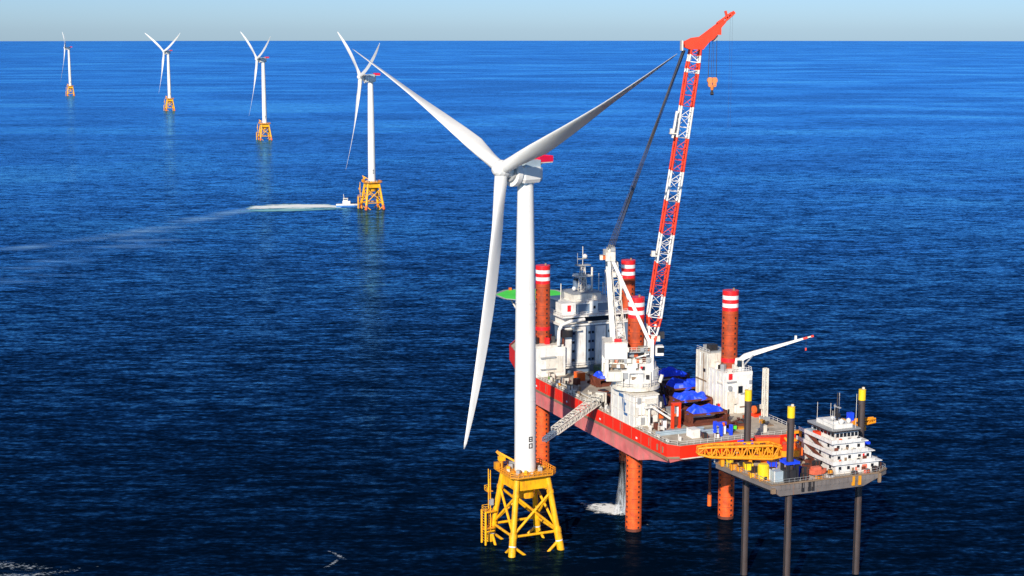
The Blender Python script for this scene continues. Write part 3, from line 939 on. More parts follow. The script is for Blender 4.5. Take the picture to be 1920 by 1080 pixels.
for i in range(5):
    j.box((-35.8 + i * 1.8, -12.2 - (i * 5 % 3) * 1.4, 43.5), (0.9, 1.2, 1.0 + 0.4 * (i % 2)), (CREAM, GREY, BELT, DARK)[i % 4])
jt = j.build('jacking_house', ship, 'tall white jacking house on the starboard quarter')
for (x, y, z, sx, sy, sz, mt, nm) in ((-37.36, -14.9, 38.3, 0.25, 1.3, 2.0, GLASS, 'window'), (-36.6, -12.3, 34.2, 0.6, 0.9, 0.9, DARK, 'vent'), (-24.6, -10.72, 41.6, 0.9, 0.3, 0.9, GLASS, 'window'),
                                  (-37.36, -17.6, 33.6, 0.25, 0.8, 1.0, SIGNRED, 'fire_cabinet'), (-36.6, -12.1, 42.0, 0.5, 1.0, 1.6, SIGNRED, 'fire_cabinet'), (-33.5, -10.5, 33.4, 0.8, 0.3, 1.0, SIGNRED, 'fire_cabinet')):
    w = MB(); w.box((x, y, z), (sx, sy, sz), mt); w.build(nm, jt)
rails(jt, [[(-36.2, -10.8, 43), (-36.2, -19, 43), (-27.2, -19, 43)], [(-26.8, -10.9, 46.7), (-19.7, -10.9, 46.7)]], 1.1, SHIPW, r=0.06, step=1.5)

# --- crane pedestal house round the port aft leg
j = MB()
j.span(-40, -26.2, 12.0, 19.35, ZD + 0.02, 39.8, SHIPW)
j.span(-40.3, -39.9, 12.6, 16.0, 34.5, 39.0, CREAM)
j.box((-40.4, 14.2, 37.4), (0.5, 2.6, 0.35), GREY)
j.box((-40.3, 14.6, 34.4), (0.4, 1.2, 0.5), BELT)
j.span(-40.25, -25.95, 11.8, 19.55, 39.8, 40.2, CREAM)
for i in range(4):
    j.box((-37.6 + i * 3.4, 19.40, 35.7), (0.18, 0.12, 8.0), CREAM)
for p_ in (12.3, 17.0, 18.9):
    j.box((-40.06, p_, 35.7), (0.14, 0.2, 8.0), CREAM)
for z_ in (34.6, 38.2):
    j.box((-33.1, 19.38, z_), (13.4, 0.06, 0.16), CREAM)
    j.box((-40.02, 15.7, z_), (0.06, 7.0, 0.16), BELT)
for (p_, z_, a_, b_, m_) in ((17.8, 38.6, 1.0, 1.6, GREY), (13.4, 38.4, 1.2, 0.9, BELT), (16.6, 33.0, 1.1, 2.0, GREY), (12.8, 36.0, 0.9, 0.9, DARK), (14.4, 33.0, 1.4, 1.6, DARK), (18.4, 35.6, 0.6, 2.6, CREAM)):
    j.box((-40.1, p_, z_), (0.3, a_, b_), m_)
for q_ in range(9):
    s_ = -24.6 + 0.3 * (q_ % 3); z_ = 32.4 + q_ * 1.0
    j.box((s_, 17.6 - (q_ * 37 % 11) * 0.6, z_), (1.0 + 0.5 * (q_ % 2), 1.2, 0.9), (CREAM, GREY, BELT, SHIPW)[q_ % 4])
pedestal = j.build('crane_pedestal', ship)
k = MB()
rq = random.Random(5)
for i in range(46):
    s_ = rq.uniform(-39.0, -26.5); p_ = rq.uniform(8.4, 11.4); z_ = rq.choice((0, 0, 1.4, 2.8, 4.2)); w_ = rq.uniform(0.5, 1.7)
    k.box((s_, p_, ZD + z_ + w_ * 0.45 + 0.02), (w_, w_ * rq.uniform(0.6, 1.2), w_ * 0.9), rq.choice((CREAM, SHIPW, GREY, DARK, BELT, BROWN, ORANGE, CREAM)))
for i in range(7):
    s_ = -39 + i * 2.0
    k.tube((s_, 11.5, ZD), (s_, 11.5, 38.6 - (i % 3)), 0.18, CREAM, n=6)
k.build('hydraulic_gear', pedestal)
k = MB()       # blue house mark on the port face
k.bar((-33.6, 19.37, 39.2), (-34.6, 19.37, 34.2), 0.06, 1.3, MARKBLUE)
k.box((-32.4, 19.37, 38.8), (2.6, 0.07, 0.9), MARKBLUE)
k.box((-35.4, 19.37, 34.2), (2.0, 0.07, 0.8), MARKBLUE)
k.box((-34.9, 19.37, 36.9), (1.3, 0.06, 0.7), MARKBLUE)
k.build('painted_mark', pedestal, 'blue painted mark on the white pedestal')
# stair and pipes down the aft face
k = MB()
k.bar((-41.2, 14.8, 37.2), (-42.5, 7.2, 32.0), 1.1, 0.5, SHIPW)
k.bar((-41.2, 14.8, 38.2), (-42.5, 7.2, 33.0), 0.12, 0.12, SHIPW)
k.box((-41.2, 15.6, 37.0), (1.6, 2.2, 0.3), SHIPW)
k.tube((-41.0, 15.2, ZD), (-41.0, 15.2, 37), 0.35, SHIPW, n=8)
k.tube((-42.3, 7.6, ZD), (-42.3, 7.6, 34), 0.3, SHIPW, n=8)
k.build('stair', pedestal)

# ------------------------------------------------------------------ main crane, encircling the port aft leg, +x along the boom
P3 = SM @ Vector((-31.5, 14.6, 0))
crane = thing('lattice_boom_crane', 'tall red and white lattice boom crane standing on the red ship', 'crane', (P3.x, P3.y, 41.6), R(3))
b = MB()
b.lathe([(5.6, -1.38), (6.6, -1.1), (6.6, -0.2), (6.0, 0.0)], (0, 0, 0), CREAM, n=36)
b.build('slew_ring', crane)
b = MB()
b.lathe([(5.9, 0.02), (6.1, 0.9), (5.6, 2.6)], (0, 0, 0), SHIPW, n=28)
b.prism([(-4.4, -4.9), (0.2, -5.5), (4.2, -4.6), (6.0, -2.0), (6.0, 2.4), (3.6, 5.0), (-4.4, 5.0)], 1.6, 4.4, SHIPW)
b.prism([(-2.8, -4.9), (-0.6, -4.95), (-0.6, 4.4), (-2.8, 4.4)], 4.4, 5.6, SHIPW)
b.prism([(0.4, -5.0), (3.7, -4.1), (5.3, -1.7), (5.3, 2.2), (0.4, 4.4)], 4.4, 6.2, SHIPW)
for x_, y_, z_, w_ in ((-1.9, -4.92, 3.4, 0.9), (1.4, -4.82, 5.0, 0.9), (3.0, -4.5, 3.4, 0.7)):
    b.box((x_, y_, z_), (w_, 0.3, w_), DARK, R(8))
for x_, y_, z_, w_, h_, m_ in ((-3.3, -5.1, 3.0, 1.3, 1.7, GREY), (2.6, -5.05, 2.6, 0.9, 1.2, DARK), (-1.2, -5.42, 2.4, 1.1, 0.8, BELT), (4.9, -3.6, 3.2, 0.8, 1.4, GREY), (-0.4, -5.5, 3.7, 3.4, 0.25, GREY), (0.9, -5.1, 5.3, 0.5, 0.5, SIGNRED), (-3.9, -5.0, 2.0, 0.5, 0.7, DARK)):
    b.box((x_, y_, z_), (w_, 0.5, h_), m_, R(6))
for i_ in range(5):
    b.tube((-4.2 + i_ * 1.9, -5.75, 0.2), (-4.2 + i_ * 1.9, -5.75 + 0.1 * i_, 4.2 - 0.5 * (i_ % 2)), 0.13, (CREAM, GREY)[i_ % 2], n=6)
b.rail([(-5.6, -4.0, 0.0), (-3.0, -6.2, 0.0), (2.6, -6.3, 0.0), (5.6, -3.4, 0.0)], 1.1, CREAM, r=0.07, step=1.2)
for x_, z_ in ((-5.2, 4.2), (-7.4, 4.4), (-4.2, 7.6), (-6.6, 7.6), (-1.6, 7.6), (1.2, 7.8)):
    b.box((x_, -1.6, z_), (1.7, 1.4, 2.2), (DARK, GREY, BELT)[int(abs(x_) * 10) % 3])
b.tube((-3.6, -3.4, 6.6), (3.2, -3.4, 8.6), 0.22, SHIPW, n=8)
b.tube((-8.0, -3.6, 8.9), (-2.0, -3.6, 6.6), 0.18, CREAM, n=8)
b.box((-6.5, -3.6, 2.8), (4.0, 2.6, 2.6), CREAM)
b.box((-6.7, 3.4, 3.2), (3.6, 3.0, 3.4), CREAM)
# front columns
for x, y in ((3.9, -3.6), (3.9, 3.6), (-8.3, -4.0), (-8.3, 4.0)):
    b.box((x, y, 7.2 if x < 0 else 8.4), (0.9, 0.9, 9.6 if x < 0 else 8.6), SHIPW)
b.box((-2.4, 0, 6.2), (11.5, 7.6, 0.35), CREAM)
b.box((-2.4, 0, 9.2), (11.5, 7.6, 0.35), GREY)
for i in range(70):
    x = random.uniform(-8, 3.4); y = random.uniform(-4.3, -2.0); z = random.choice((5.0, 6.4, 6.4, 9.4)); s = random.uniform(0.35, 1.4)
    b.box((x, y, z + s * 0.5), (s, s * random.uniform(0.6, 1.2), s), random.choice((CREAM, SHIPW, GREY, DARK, CREAM, BELT, BROWN, ORANGE)))
for (x, y, z) in ((-2.0, 3.2, 7.2), (-5.0, 2.4, 7.2), (0.5, 2.5, 7.4)):
    b.box((x, y, z), (2, 2, 2), DARK)
b.box((0.9, -4.4, 3.2), (1.1, 0.3, 1.3), GLASS)
b.box((2.4, -4.35, 2.1), (0.8, 0.3, 0.7), SIGNRED)
b.rail([(-8.2, -4.2, 9.4), (3.6, -4.2, 9.4)], 1.1, CREAM, r=0.07, step=1.3)
b.rail([(-8.2, -4.2, 6.4), (3.6, -4.2, 6.4)], 1.1, CREAM, r=0.07, step=1.3)
b.box((5.6, 0.6, 0.9), (2.0, 3.0, 1.1), SHIPW)
b.tube((6.4, -2.2, 0.5), (7.0, -2.2, 2.6), 0.5, CREAM, n=8)
house = b.build('crane_house', crane)
b = MB()
b.box((-5.9, -1.2, 9.7), (6.1, 7.0, 4.4), SHIPW)
b.box((-5.9, -1.2, 12.0), (6.3, 7.2, 0.3), CREAM)
b.box((-5.4, -3.9, 12.5), (1.9, 1.2, 0.8), SIGNRED)
b.box((-4.4, -4.72, 10.6), (1.8, 0.06, 0.4), CREAM)
b.build('machinery_house', crane, 'big plain white machinery box')
b = MB()
b.box((6.0, -2.4, 9.4), (2.2, 2.2, 2.6), SHIPW)
b.box((6.3, -2.5, 9.6), (1.9, 2.1, 1.5), GLASS)
b.box((7.0, -0.4, 13.2), (1.2, 1.6, 1.8), DARK)
b.box((5.0, -1.5, 12.6), (2.4, 2.6, 1.4), CREAM)
b.build('operator_cab', crane)
# A-frame
f = MB()
ztop = 36.3
for y in (-2.6, 2.6):
    f.bar((-7.9, y, ztop - 2), (-6.3, y * 1.2, 12.2), 0.75, 0.75, SHIPW)
    f.bar((-7.0, y, ztop - 2), (3.6, y * 1.25, 11.2), 0.8, 0.9, SHIPW)
lattice(f, (-6.2, 0, ztop - 3), (-4.2, 0, 12.4), 3.4, 4.4, 1.6, 2.2, (0, 1, 0), 9, lambda t: CREAM, 0.14, 0.09)
f.box((-7.5, 0, ztop - 1.2), (2.6, 6.6, 2.4), CREAM)
f.box((-7.2, 0, ztop + 0.3), (1.6, 4.2, 0.8), CREAM)
f.box((-9.4, -1.6, ztop - 1.6), (1.6, 1.6, 1.2), CREAM)
f.box((-9.0, -2.2, ztop - 1.5), (0.9, 1.2, 1.0), ORANGE)
for i in range(5):
    f.tube((-7.4, -2.4 + i * 1.2, ztop + 0.4), (-6.2, -2.4 + i * 1.2, ztop + 0.4), 0.9, GREY, n=14)
for i in range(5):
    z = 14 + i * 4
    f.box((-5.4 - i * 0.3, -1.4, z), (1.5, 1.0, 1.3), random.choice((CREAM, GREY, SHIPW)))
f.bar((-4.4, -2.2, ztop - 6.5), (-4.6, -2.2, ztop - 13), 0.5, 0.5, CREAM)
f.build('gantry_frame', crane)
# boom
PIV = Vector((3.9, 0, 11.2)); TIP = Vector((14.9, 0.6, 90.0))
def band(t):
    for a_, b_ in ((0.165, 0.275), (0.375, 0.487), (0.589, 0.701), (0.806, 0.9169)):
        if a_ <= t < b_: return CRANERED
    return SHIPW
bm = MB()
q0 = PIV.lerp(TIP, 0.09); q1 = PIV.lerp(TIP, 0.93)
lattice(bm, PIV, q0, 6.2, 3.9, 1.2, 3.4, (0, 1, 0), 3, band, 0.3, 0.15)
edges = [0.09, 0.165, 0.275, 0.375, 0.487, 0.589, 0.701, 0.806, 0.917, 0.93]
d_ = (TIP - PIV)
for e0, e1 in zip(edges[:-1], edges[1:]):
    f0, f1 = (e0 - 0.09) / 0.84, (e1 - 0.09) / 0.84
    lattice(bm, PIV.lerp(TIP, e0), PIV.lerp(TIP, e1), 3.9 - 0.5 * f0, 3.9 - 0.5 * f1, 3.4 - 0.4 * f0, 3.4 - 0.4 * f1, (0, 1, 0), max(1, round((e1 - e0) * 80 / 2.9)),
            lambda t, q=(e0 + e1) / 2: band(q), 0.30, 0.10)
lattice(bm, q1, TIP, 3.4, 3.4, 3.0, 2.4, (0, 1, 0), 3, band, 0.32, 0.15)
bd = d_.normalized(); bt = bd.cross(Vector((0, 1, 0))).normalized()
for t, sx in ((0.30, 0.9), (0.715, 1.2)):       # small platforms on the back of the boom
    p = PIV.lerp(TIP, t) - Vector((2.6, 0, 0))
    bm.box(p, (1.7, 2.2, 0.25), CREAM)
    bm.box(p + Vector((-0.2, 0, 0.7)), (1.0, 1.4, 1.1), CREAM)
p0 = PIV.lerp(TIP, 0.10); p1 = PIV.lerp(TIP, 0.72)
bm.bar(PIV.lerp(TIP, 0.70) - Vector((2.5, 0, 0)), PIV.lerp(TIP, 0.79) - Vector((2.4, 0, 0)), 1.0, 0.5, SHIPW)
bm.build('boom', crane, 'red and white banded lattice boom')
hd = MB()
hx, hz = TIP.x, TIP.z
outline = [(-3.2, 0.2), (-3.2, 1.6), (-1.2, 2.6), (1.0, 2.9), (5.4, 6.2), (7.0, 7.3), (7.6, 6.6), (6.4, 5.2), (6.4, 3.4), (5.4, 3.4), (4.6, 2.4), (3.4, 1.6), (2.2, 0.2), (1.8, -0.4), (-1.8, -0.4)]
for y in (-1.5, 1.1):
    vs = [(hx + x, y, hz + z) for x, z in outline] + [(hx + x, y + 0.4, hz + z) for x, z in outline]
    n = len(outline)
    hd.add(vs, [(i, (i + 1) % n, n + (i + 1) % n, n + i) for i in range(n)] + [tuple(range(n - 1, -1, -1)), tuple(range(n, 2 * n))], CRANERED)
hd.bar((hx - 2.8, 0, hz + 0.9), (hx + 2, 0, hz + 0.9), 2.6, 1.4, CRANERED)
hd.bar((hx + 1, 0, hz + 2.2), (hx + 6, 0, hz + 5.6), 2.5, 0.5, CRANERED)
lattice(hd, (hx + 5.8, 0, hz + 6.0), (hx + 9.6, 0, hz + 9.0), 1.6, 1.0, 1.0, 0.6, (0, 1, 0), 3, lambda t: CRANERED, 0.24, 0.15)
hd.bar((hx + 8.2, 0, hz + 7.6), (hx + 7.6, 0, hz + 9.6), 0.6, 0.6, CRANERED)
hd.bar((hx + 9.4, 0, hz + 8.8), (hx + 10.0, 0, hz + 9.3), 1.2, 0.8, CRANERED)
hd.box((hx - 3.8, 0, hz + 0.6), (0.4, 3, 2.6), CREAM)
for y in (-0.7, 0, 0.7):
    hd.tube((hx + 4.6, y - 0.15, hz + 2.8), (hx + 4.6, y + 0.15, hz + 2.8), 1.1, GREY, n=18)
hd.build('boom_head', crane)
# luffing ropes
rp = MB()
for i in range(8):
    y = -2.4 + i * 0.68
    off = (i % 4) * 0.55
    rp.tube((hx - 3.4 + 0.25 * (i % 3), y * 0.7, hz - 0.6), (-8.0 + off, y, ztop + 0.6), 0.085, ROPE, n=5, caps=False)
rp.build('luffing_rope', crane)
hk = MB()
HX, HZ = hx + 4.5, hz - 9.0
hk.box((HX - 0.75, 0, HZ + 0.2), (1.2, 1.2, 2.6), PEACH)
hk.box((HX + 0.75, 0, HZ + 0.2), (1.2, 1.2, 2.6), PEACH)
hk.tube((HX - 0.75, -0.7, HZ + 0.6), (HX - 0.75, 0.7, HZ + 0.6), 0.95, PEACH, n=16)
hk.tube((HX + 0.75, -0.7, HZ + 0.6), (HX + 0.75, 0.7, HZ + 0.6), 0.95, PEACH, n=16)
hk.prism([(HX - 1.2, -0.6), (HX + 1.2, -0.6), (HX + 1.2, 0.6), (HX - 1.2, 0.6)], HZ - 1.4, HZ - 1.0, PEACH)
hk.tube((HX, 0, HZ - 1.2), (HX, 0, HZ - 2.4), 0.8, PEACH, r1=0.45, n=12)
hk.tube((HX, 0, HZ - 2.4), (HX, 0, HZ - 3.4), 0.4, DARK, n=10)
hk.tube((HX - 0.5, 0, HZ - 3.5), (HX + 0.5, 0, HZ - 3.5), 0.5, DARK, n=10)
hk.v = [(HX + (x - HX) * 0.8, y * 0.8, HZ + (z - HZ) * 0.85) for x, y, z in hk.v]
hook = hk.build('hook_block', crane, 'peach orange hook block hanging from the boom head')
rp = MB()
for x, y in ((-1.35, -0.4), (-1.1, 0.4), (1.1, -0.4), (1.35, 0.4), (0.2, 0), (-0.3, 0.2)):
    rp.tube((HX + x * 0.9, y, HZ + 1.3), (hx + 4.6 + x * 0.75, y, hz + 2.6), 0.06, ROPE, n=4, caps=False)
rp.build('hoist_rope', hook)
rp = MB()
for x in (9.0, 9.6):
    rp.tube((hx + x, 0.2, hz + 8.4), (hx + x, 0.2, hz - 21), 0.022, ROPE, n=4, caps=False)
rp.build('whip_line', crane)

# ------------------------------------------------------------------ white pedestal crane on the starboard quarter
AP = SM @ Vector((-34.5, -16.6, 43.0))
aux = thing('pedestal_crane', 'small white pedestal crane with long raised boom on the aft jacking house', 'crane', AP, math.atan2(-5, 19.4))
b = MB()
b.tube((0, 0, 0.02), (0, 0, 1.4), 1.15, SHIPW, n=18)
b.build('pedestal', aux)
b = MB()
b.box((-0.4, 0, 2.0), (2.4, 2.0, 1.4), SHIPW)
b.box((-0.9, 0, 3.0), (1.2, 1.6, 0.9), SHIPW)
b.box((-0.2, -1.5, 2.3), (1.3, 0.9, 1.6), GLASS)
b.build('crane_house', aux)
b = MB()
pts = [(-0.9, 0, 2.4), (1.0, 0, 4.0), (3.6, 0, 5.1), (16.8, 0, 9.8)]
ws = [1.1, 1.5, 1.25, 0.5]
for i in range(3):
    a_, c_ = Vector(pts[i]), Vector(pts[i + 1])
    d = (c_ - a_).normalized(); up_ = Vector((-d.z, 0, d.x))
    vs = []
    for p, w in ((a_ - d * 0.06 * i, ws[i]), (c_, ws[i + 1])):
        for sy, su in ((-0.5, -0.5), (0.5, -0.5), (0.5, 0.5), (-0.5, 0.5)):
            vs.append(p + Vector((0, sy * w * 0.7, 0)) + up_ * (su * w))
    b.add(vs, [(3, 2, 1, 0), (4, 5, 6, 7), (0, 1, 5, 4), (1, 2, 6, 5), (2, 3, 7, 6), (3, 0, 4, 7)], SHIPW)
b.box((14.8, 0, 9.9), (0.6, 0.6, 1.3), SHIPW)
b.build('boom', aux)
b = MB()
b.bar((16.8, 0, 9.8), (18.0, 0, 10.2), 0.5, 0.5, CRANERED)
b.bar((17.9, 0, 10.18), (19.0, 0, 10.55), 0.42, 0.36, CREAM)
b.bar((18.9, 0, 10.5), (19.6, 0, 10.75), 0.6, 0.5, CRANERED)
b.build('boom_tip', aux)
for y in (0.5, -0.5):
    MB().tube((0.6, y, 1.2), (3.4, y, 4.6), 0.22, GREY, n=8).build('luffing_cylinder', aux)
b = MB()
b.tube((17.6, 0, 9.9), (17.6, 0, 7.2), 0.03, ROPE, n=4)
b.box((17.6, 0, 6.9), (0.4, 0.4, 0.7), CRANERED)
b.build('hook', aux)

# ------------------------------------------------------------------ cargo frames under blue sheets
def cargo_frame(s, p, z, lx, ly, rz, label, seed, top=2.2):
    rnd = random.Random(seed)
    loc = SM @ Vector((s, p, z))
    t = thing('cargo_frame', label, 'cargo frame', loc, SHIP_RZ + rz, 'blue sheeted cargo frames on the ship deck')
    f = MB()
    for y in (-ly / 2, ly / 2):
        f.bar((-lx / 2 - 0.6, y, 0.5), (lx / 2 + 0.6, y, 0.5), 0.6, 0.95, BROWN)
        f.bar((-lx / 2, y, top + 1.0), (lx / 2, y, top + 1.0), 0.5, 0.7, BROWN)
        for i in range(5):
            x = -lx / 2 + lx * i / 4
            f.bar((x, y, 0.9), (x, y, top + 0.7), 0.45, 0.45, BROWN)
            if i < 4:
                f.bar((x, y, 0.9), (x + lx / 4, y, top + 0.7), 0.25, 0.25, BROWN)
    for i in range(5):
        x = -lx / 2 + lx * i / 4
        f.bar((x, -ly / 2 - 1.2, 0.45), (x, ly / 2 + 1.2, 0.45), 0.5, 0.7, BROWN)
        f.bar((x, -ly / 2, top + 0.95), (x, ly / 2, top + 0.95), 0.4, 0.5, BROWN)
    k = f
    for i in range(7):
        x0_ = rnd.uniform(-lx / 2, lx / 2); y0_ = rnd.choice((-1, 1)) * (ly / 2 + rnd.uniform(0.3, 0.9))
        k.bar((x0_, y0_, 0.6), (x0_ + rnd.uniform(-2, 2), y0_ + rnd.uniform(-0.4, 0.4), top + rnd.uniform(0, 2)), 0.35, 0.35, rnd.choice((BROWN, BROWN, BLUE, DARK)))
    f.build('frame', t)
    c = MB()    # lumpy sheet over the load
    nx, ny = 14, 10
    vs, fs = [], []
    for i in range(nx + 1):
        for j in range(ny + 1):
            u, v = i / nx, j / ny
            e = min(u, 1 - u, v, 1 - v)
            z_ = top + 1.35 + min(1, e * 7) * (0.8 + 0.8 * math.sin(u * 9 + seed) * math.sin(v * 7 + seed * 2)) + rnd.uniform(-0.25, 0.25)
            if e == 0: z_ = top + 0.9 + rnd.uniform(-0.5, 0.2)
            jx = 0.10 * math.sin(v * 9 + seed * 3) * abs(u - 0.5) * 2; jy = 0.08 * math.sin(u * 8 + seed * 5) * abs(v - 0.5) * 2
            vs.append(((u - 0.5 + jx * (1 if u > 0.5 else -1)) * lx * 0.95, (v - 0.5 + jy * (1 if v > 0.5 else -1)) * ly * 0.95, z_))
    for i in range(nx):
        for j in range(ny):
            a_ = i * (ny + 1) + j
            fs.append((a_, a_ + ny + 1, a_ + ny + 2, a_ + 1))
    c.add(vs, fs, BLUE, False)
    c.build('tarpaulin', t)
    return t
cargo_frame(-43.0, -0.5, ZD, 5.4, 10.5, 0, 'blue sheeted brown cargo frame nearest the stern of the ship', 1)
cargo_frame(-27.5, -4.6, ZD, 6.6, 10.0, 0, 'middle blue sheeted brown cargo frame beside the aft jacking house', 2)
cargo_frame(-12.5, -11.0, ZD, 7.4, 11.0, 0, 'farther blue sheeted cargo frame right of the crane pedestal', 3, 2.0)
cargo_frame(0.5, -13.0, ZD, 7.0, 9.5, 0, 'farthest blue sheeted cargo frame at the back of the deck', 4, 2.4)
cargo_frame(9.5, 4.5, ZD, 6.0, 5.0, 0, 'blue sheeted cargo frame left of the crane under the white accommodation block', 5, 1.2)

# ------------------------------------------------------------------ loose gear on the ship's deck
def ship_thing(name, label, cat, s, p, z=ZD, rz=0.0, group=None):
    return thing(name, label, cat, SM @ Vector((s, p, z + 0.01)), SHIP_RZ + rz, group)
t = ship_thing('steel_portal', 'upright orange steel frame between crane pedestal and cargo frames', 'steel frame', -45.2, 9.4)
b = MB()
for y in (-1.0, 1.0):
    b.box((0, y, 3.4), (0.9, 0.6, 6.8), CRANERED)
b.box((0, 0, 6.6), (1.0, 2.6, 0.7), CRANERED); b.box((0, 0, 3.6), (0.7, 1.5, 0.6), ORANGE); b.box((0.1, 0, 2.0), (0.5, 1.4, 2.4), BROWN)
b.build('frame', t)
b = MB(); b.box((-0.55, -0.2, 4.6), (0.2, 0.5, 2.6), SIGNWHITE); b.build('white_plate', t)
def container(name, label, s, p, lx, ly, h, mat, top=None, rz=0.0, z=ZD):
    t = ship_thing(name, label, 'container', s, p, z, rz)
    b = MB(); b.box((0, 0, h / 2), (lx, ly, h), mat)
    n = int(lx / 0.6)
    for i in range(n):
        x = -lx / 2 + 0.3 + i * lx / n
        for sg in (1, -1):
            b.box((x, sg * (ly / 2 + 0.03), h / 2), (0.25, 0.1, h * 0.86), mat)
    b.build('body', t)
    b = MB(); b.box((0, 0, h + 0.04), (lx + 0.1, ly + 0.1, 0.1), top or mat); b.build('roof', t)
    return t
container('deck_container', 'dark grey container behind the orange steel frame', -36, 5.0, 6, 3.0, 2.7, GREY)
container('deck_container', 'low white topped container right of the crane pedestal', -26.5, 6.8, 4, 2.6, 3.4, GREY, SIGNWHITE)
container('deck_container', 'small white container by the ship stern rail', -55, 9.5, 3, 2.4, 2.2, SHIPW)
container('deck_container', 'dark green container under the accommodation block', 22.5, -2.5, 4, 6, 2.6, paint('dark_green', (0.01, 0.06, 0.045), 0.5))
container('deck_container', 'small orange container left of the blue cargo frame', 17.5, 8.5, 3, 2.4, 2.4, ORANGE)
t = ship_thing('deck_winch', 'orange deck winch right of the aft jacking house', 'winch', -42, -17.5)
b = MB(); b.box((0, 0, 0.4), (2.4, 2.6, 0.8), CRANERED); b.build('base', t)
b = MB(); b.tube((0, -1.1, 1.9), (0, 1.1, 1.9), 1.1, ORANGE, n=16); b.tube((0, -0.6, 1.9), (0, 0.6, 1.9), 1.14, DARK, n=16); b.build('drum', t)
t = ship_thing('lattice_mast', 'slim grey white lattice mast on the starboard stern deck', 'mast', -46.5, -17.2)
b = MB()
lattice(b, (0, 0, 0), (0, 0, 14.3), 1.1, 1.0, 1.1, 1.0, (0, 1, 0), 12, lambda q: CREAM, 0.2, 0.1)
b.box((0, 0, 7.2), (0.75, 0.75, 14), CREAM)
b.build('column', t)
b = MB(); b.box((0, 0, 0.5), (2.2, 2.2, 1.0), GREY); b.box((0.4, 0.2, 3.6), (1.4, 1.5, 1.2), CREAM); b.build('base', t)
t = ship_thing('blue_cargo_cradle', 'small bright blue cradle near the ship stern by the yellow boom', 'cradle', -55.5, 1.0)
b = MB()
for x, y in ((-1.6, -1.5), (1.6, -1.5), (-1.6, 1.5), (1.6, 1.5)):
    b.box((x, y, 1.4), (0.7, 0.7, 2.8), BLUE)
b.box((0, 1.5, 2.9), (3.6, 0.8, 0.7), BLUE); b.box((0, -1.5, 0.9), (3.6, 0.6, 0.6), BLUE); b.box((1.5, 0, 2.6), (0.7, 3.0, 0.6), BLUE)
b.build('frame', t)
b = MB(); b.box((0, 0, 1.2), (1.2, 1.2, 2.2), SIGNWHITE); b.tube((-0.4, 0, 2.3), (-0.4, 0, 3.2), 0.4, ORANGE, n=10); b.build('load', t)
# long grey beams on the stern deck
for k_, (s, p, L_, lab) in enumerate(((-50.5, 11, 14, 'long pale grey beam lying along the port stern edge'), (-53.5, 4, 10, 'second pale beam lying across the stern deck'))):
    t = ship_thing('steel_beam', lab, 'steel beam', s, p, rz=R(90))
    b = MB(); b.box((0, 0, 0.95), (L_, 0.9, 0.3), COOLER); b.box((0, 0, 0.5), (L_, 0.3, 0.6), COOLER); b.box((0, 0, 0.15), (L_, 0.9, 0.3), COOLER)
    b.build('girder', t)
for k_, (s_, p_, L_, rz_, lab) in enumerate(((-48.6, -6.0, 7, 0.5, 'rust brown beam lying askew on the stern deck'), (-47.2, -9.0, 5, 1.2, 'short rust brown beam beside the nearest cargo frame'))):
    t = ship_thing('steel_beam', lab, 'steel beam', s_, p_, rz=R(90) + rz_)
    b = MB(); b.box((0, 0, 0.9), (L_, 0.8, 0.25), BROWN); b.box((0, 0, 0.5), (L_, 0.3, 0.55), BROWN); b.box((0, 0, 0.12), (L_, 0.8, 0.25), BROWN)
    b.build('girder', t)
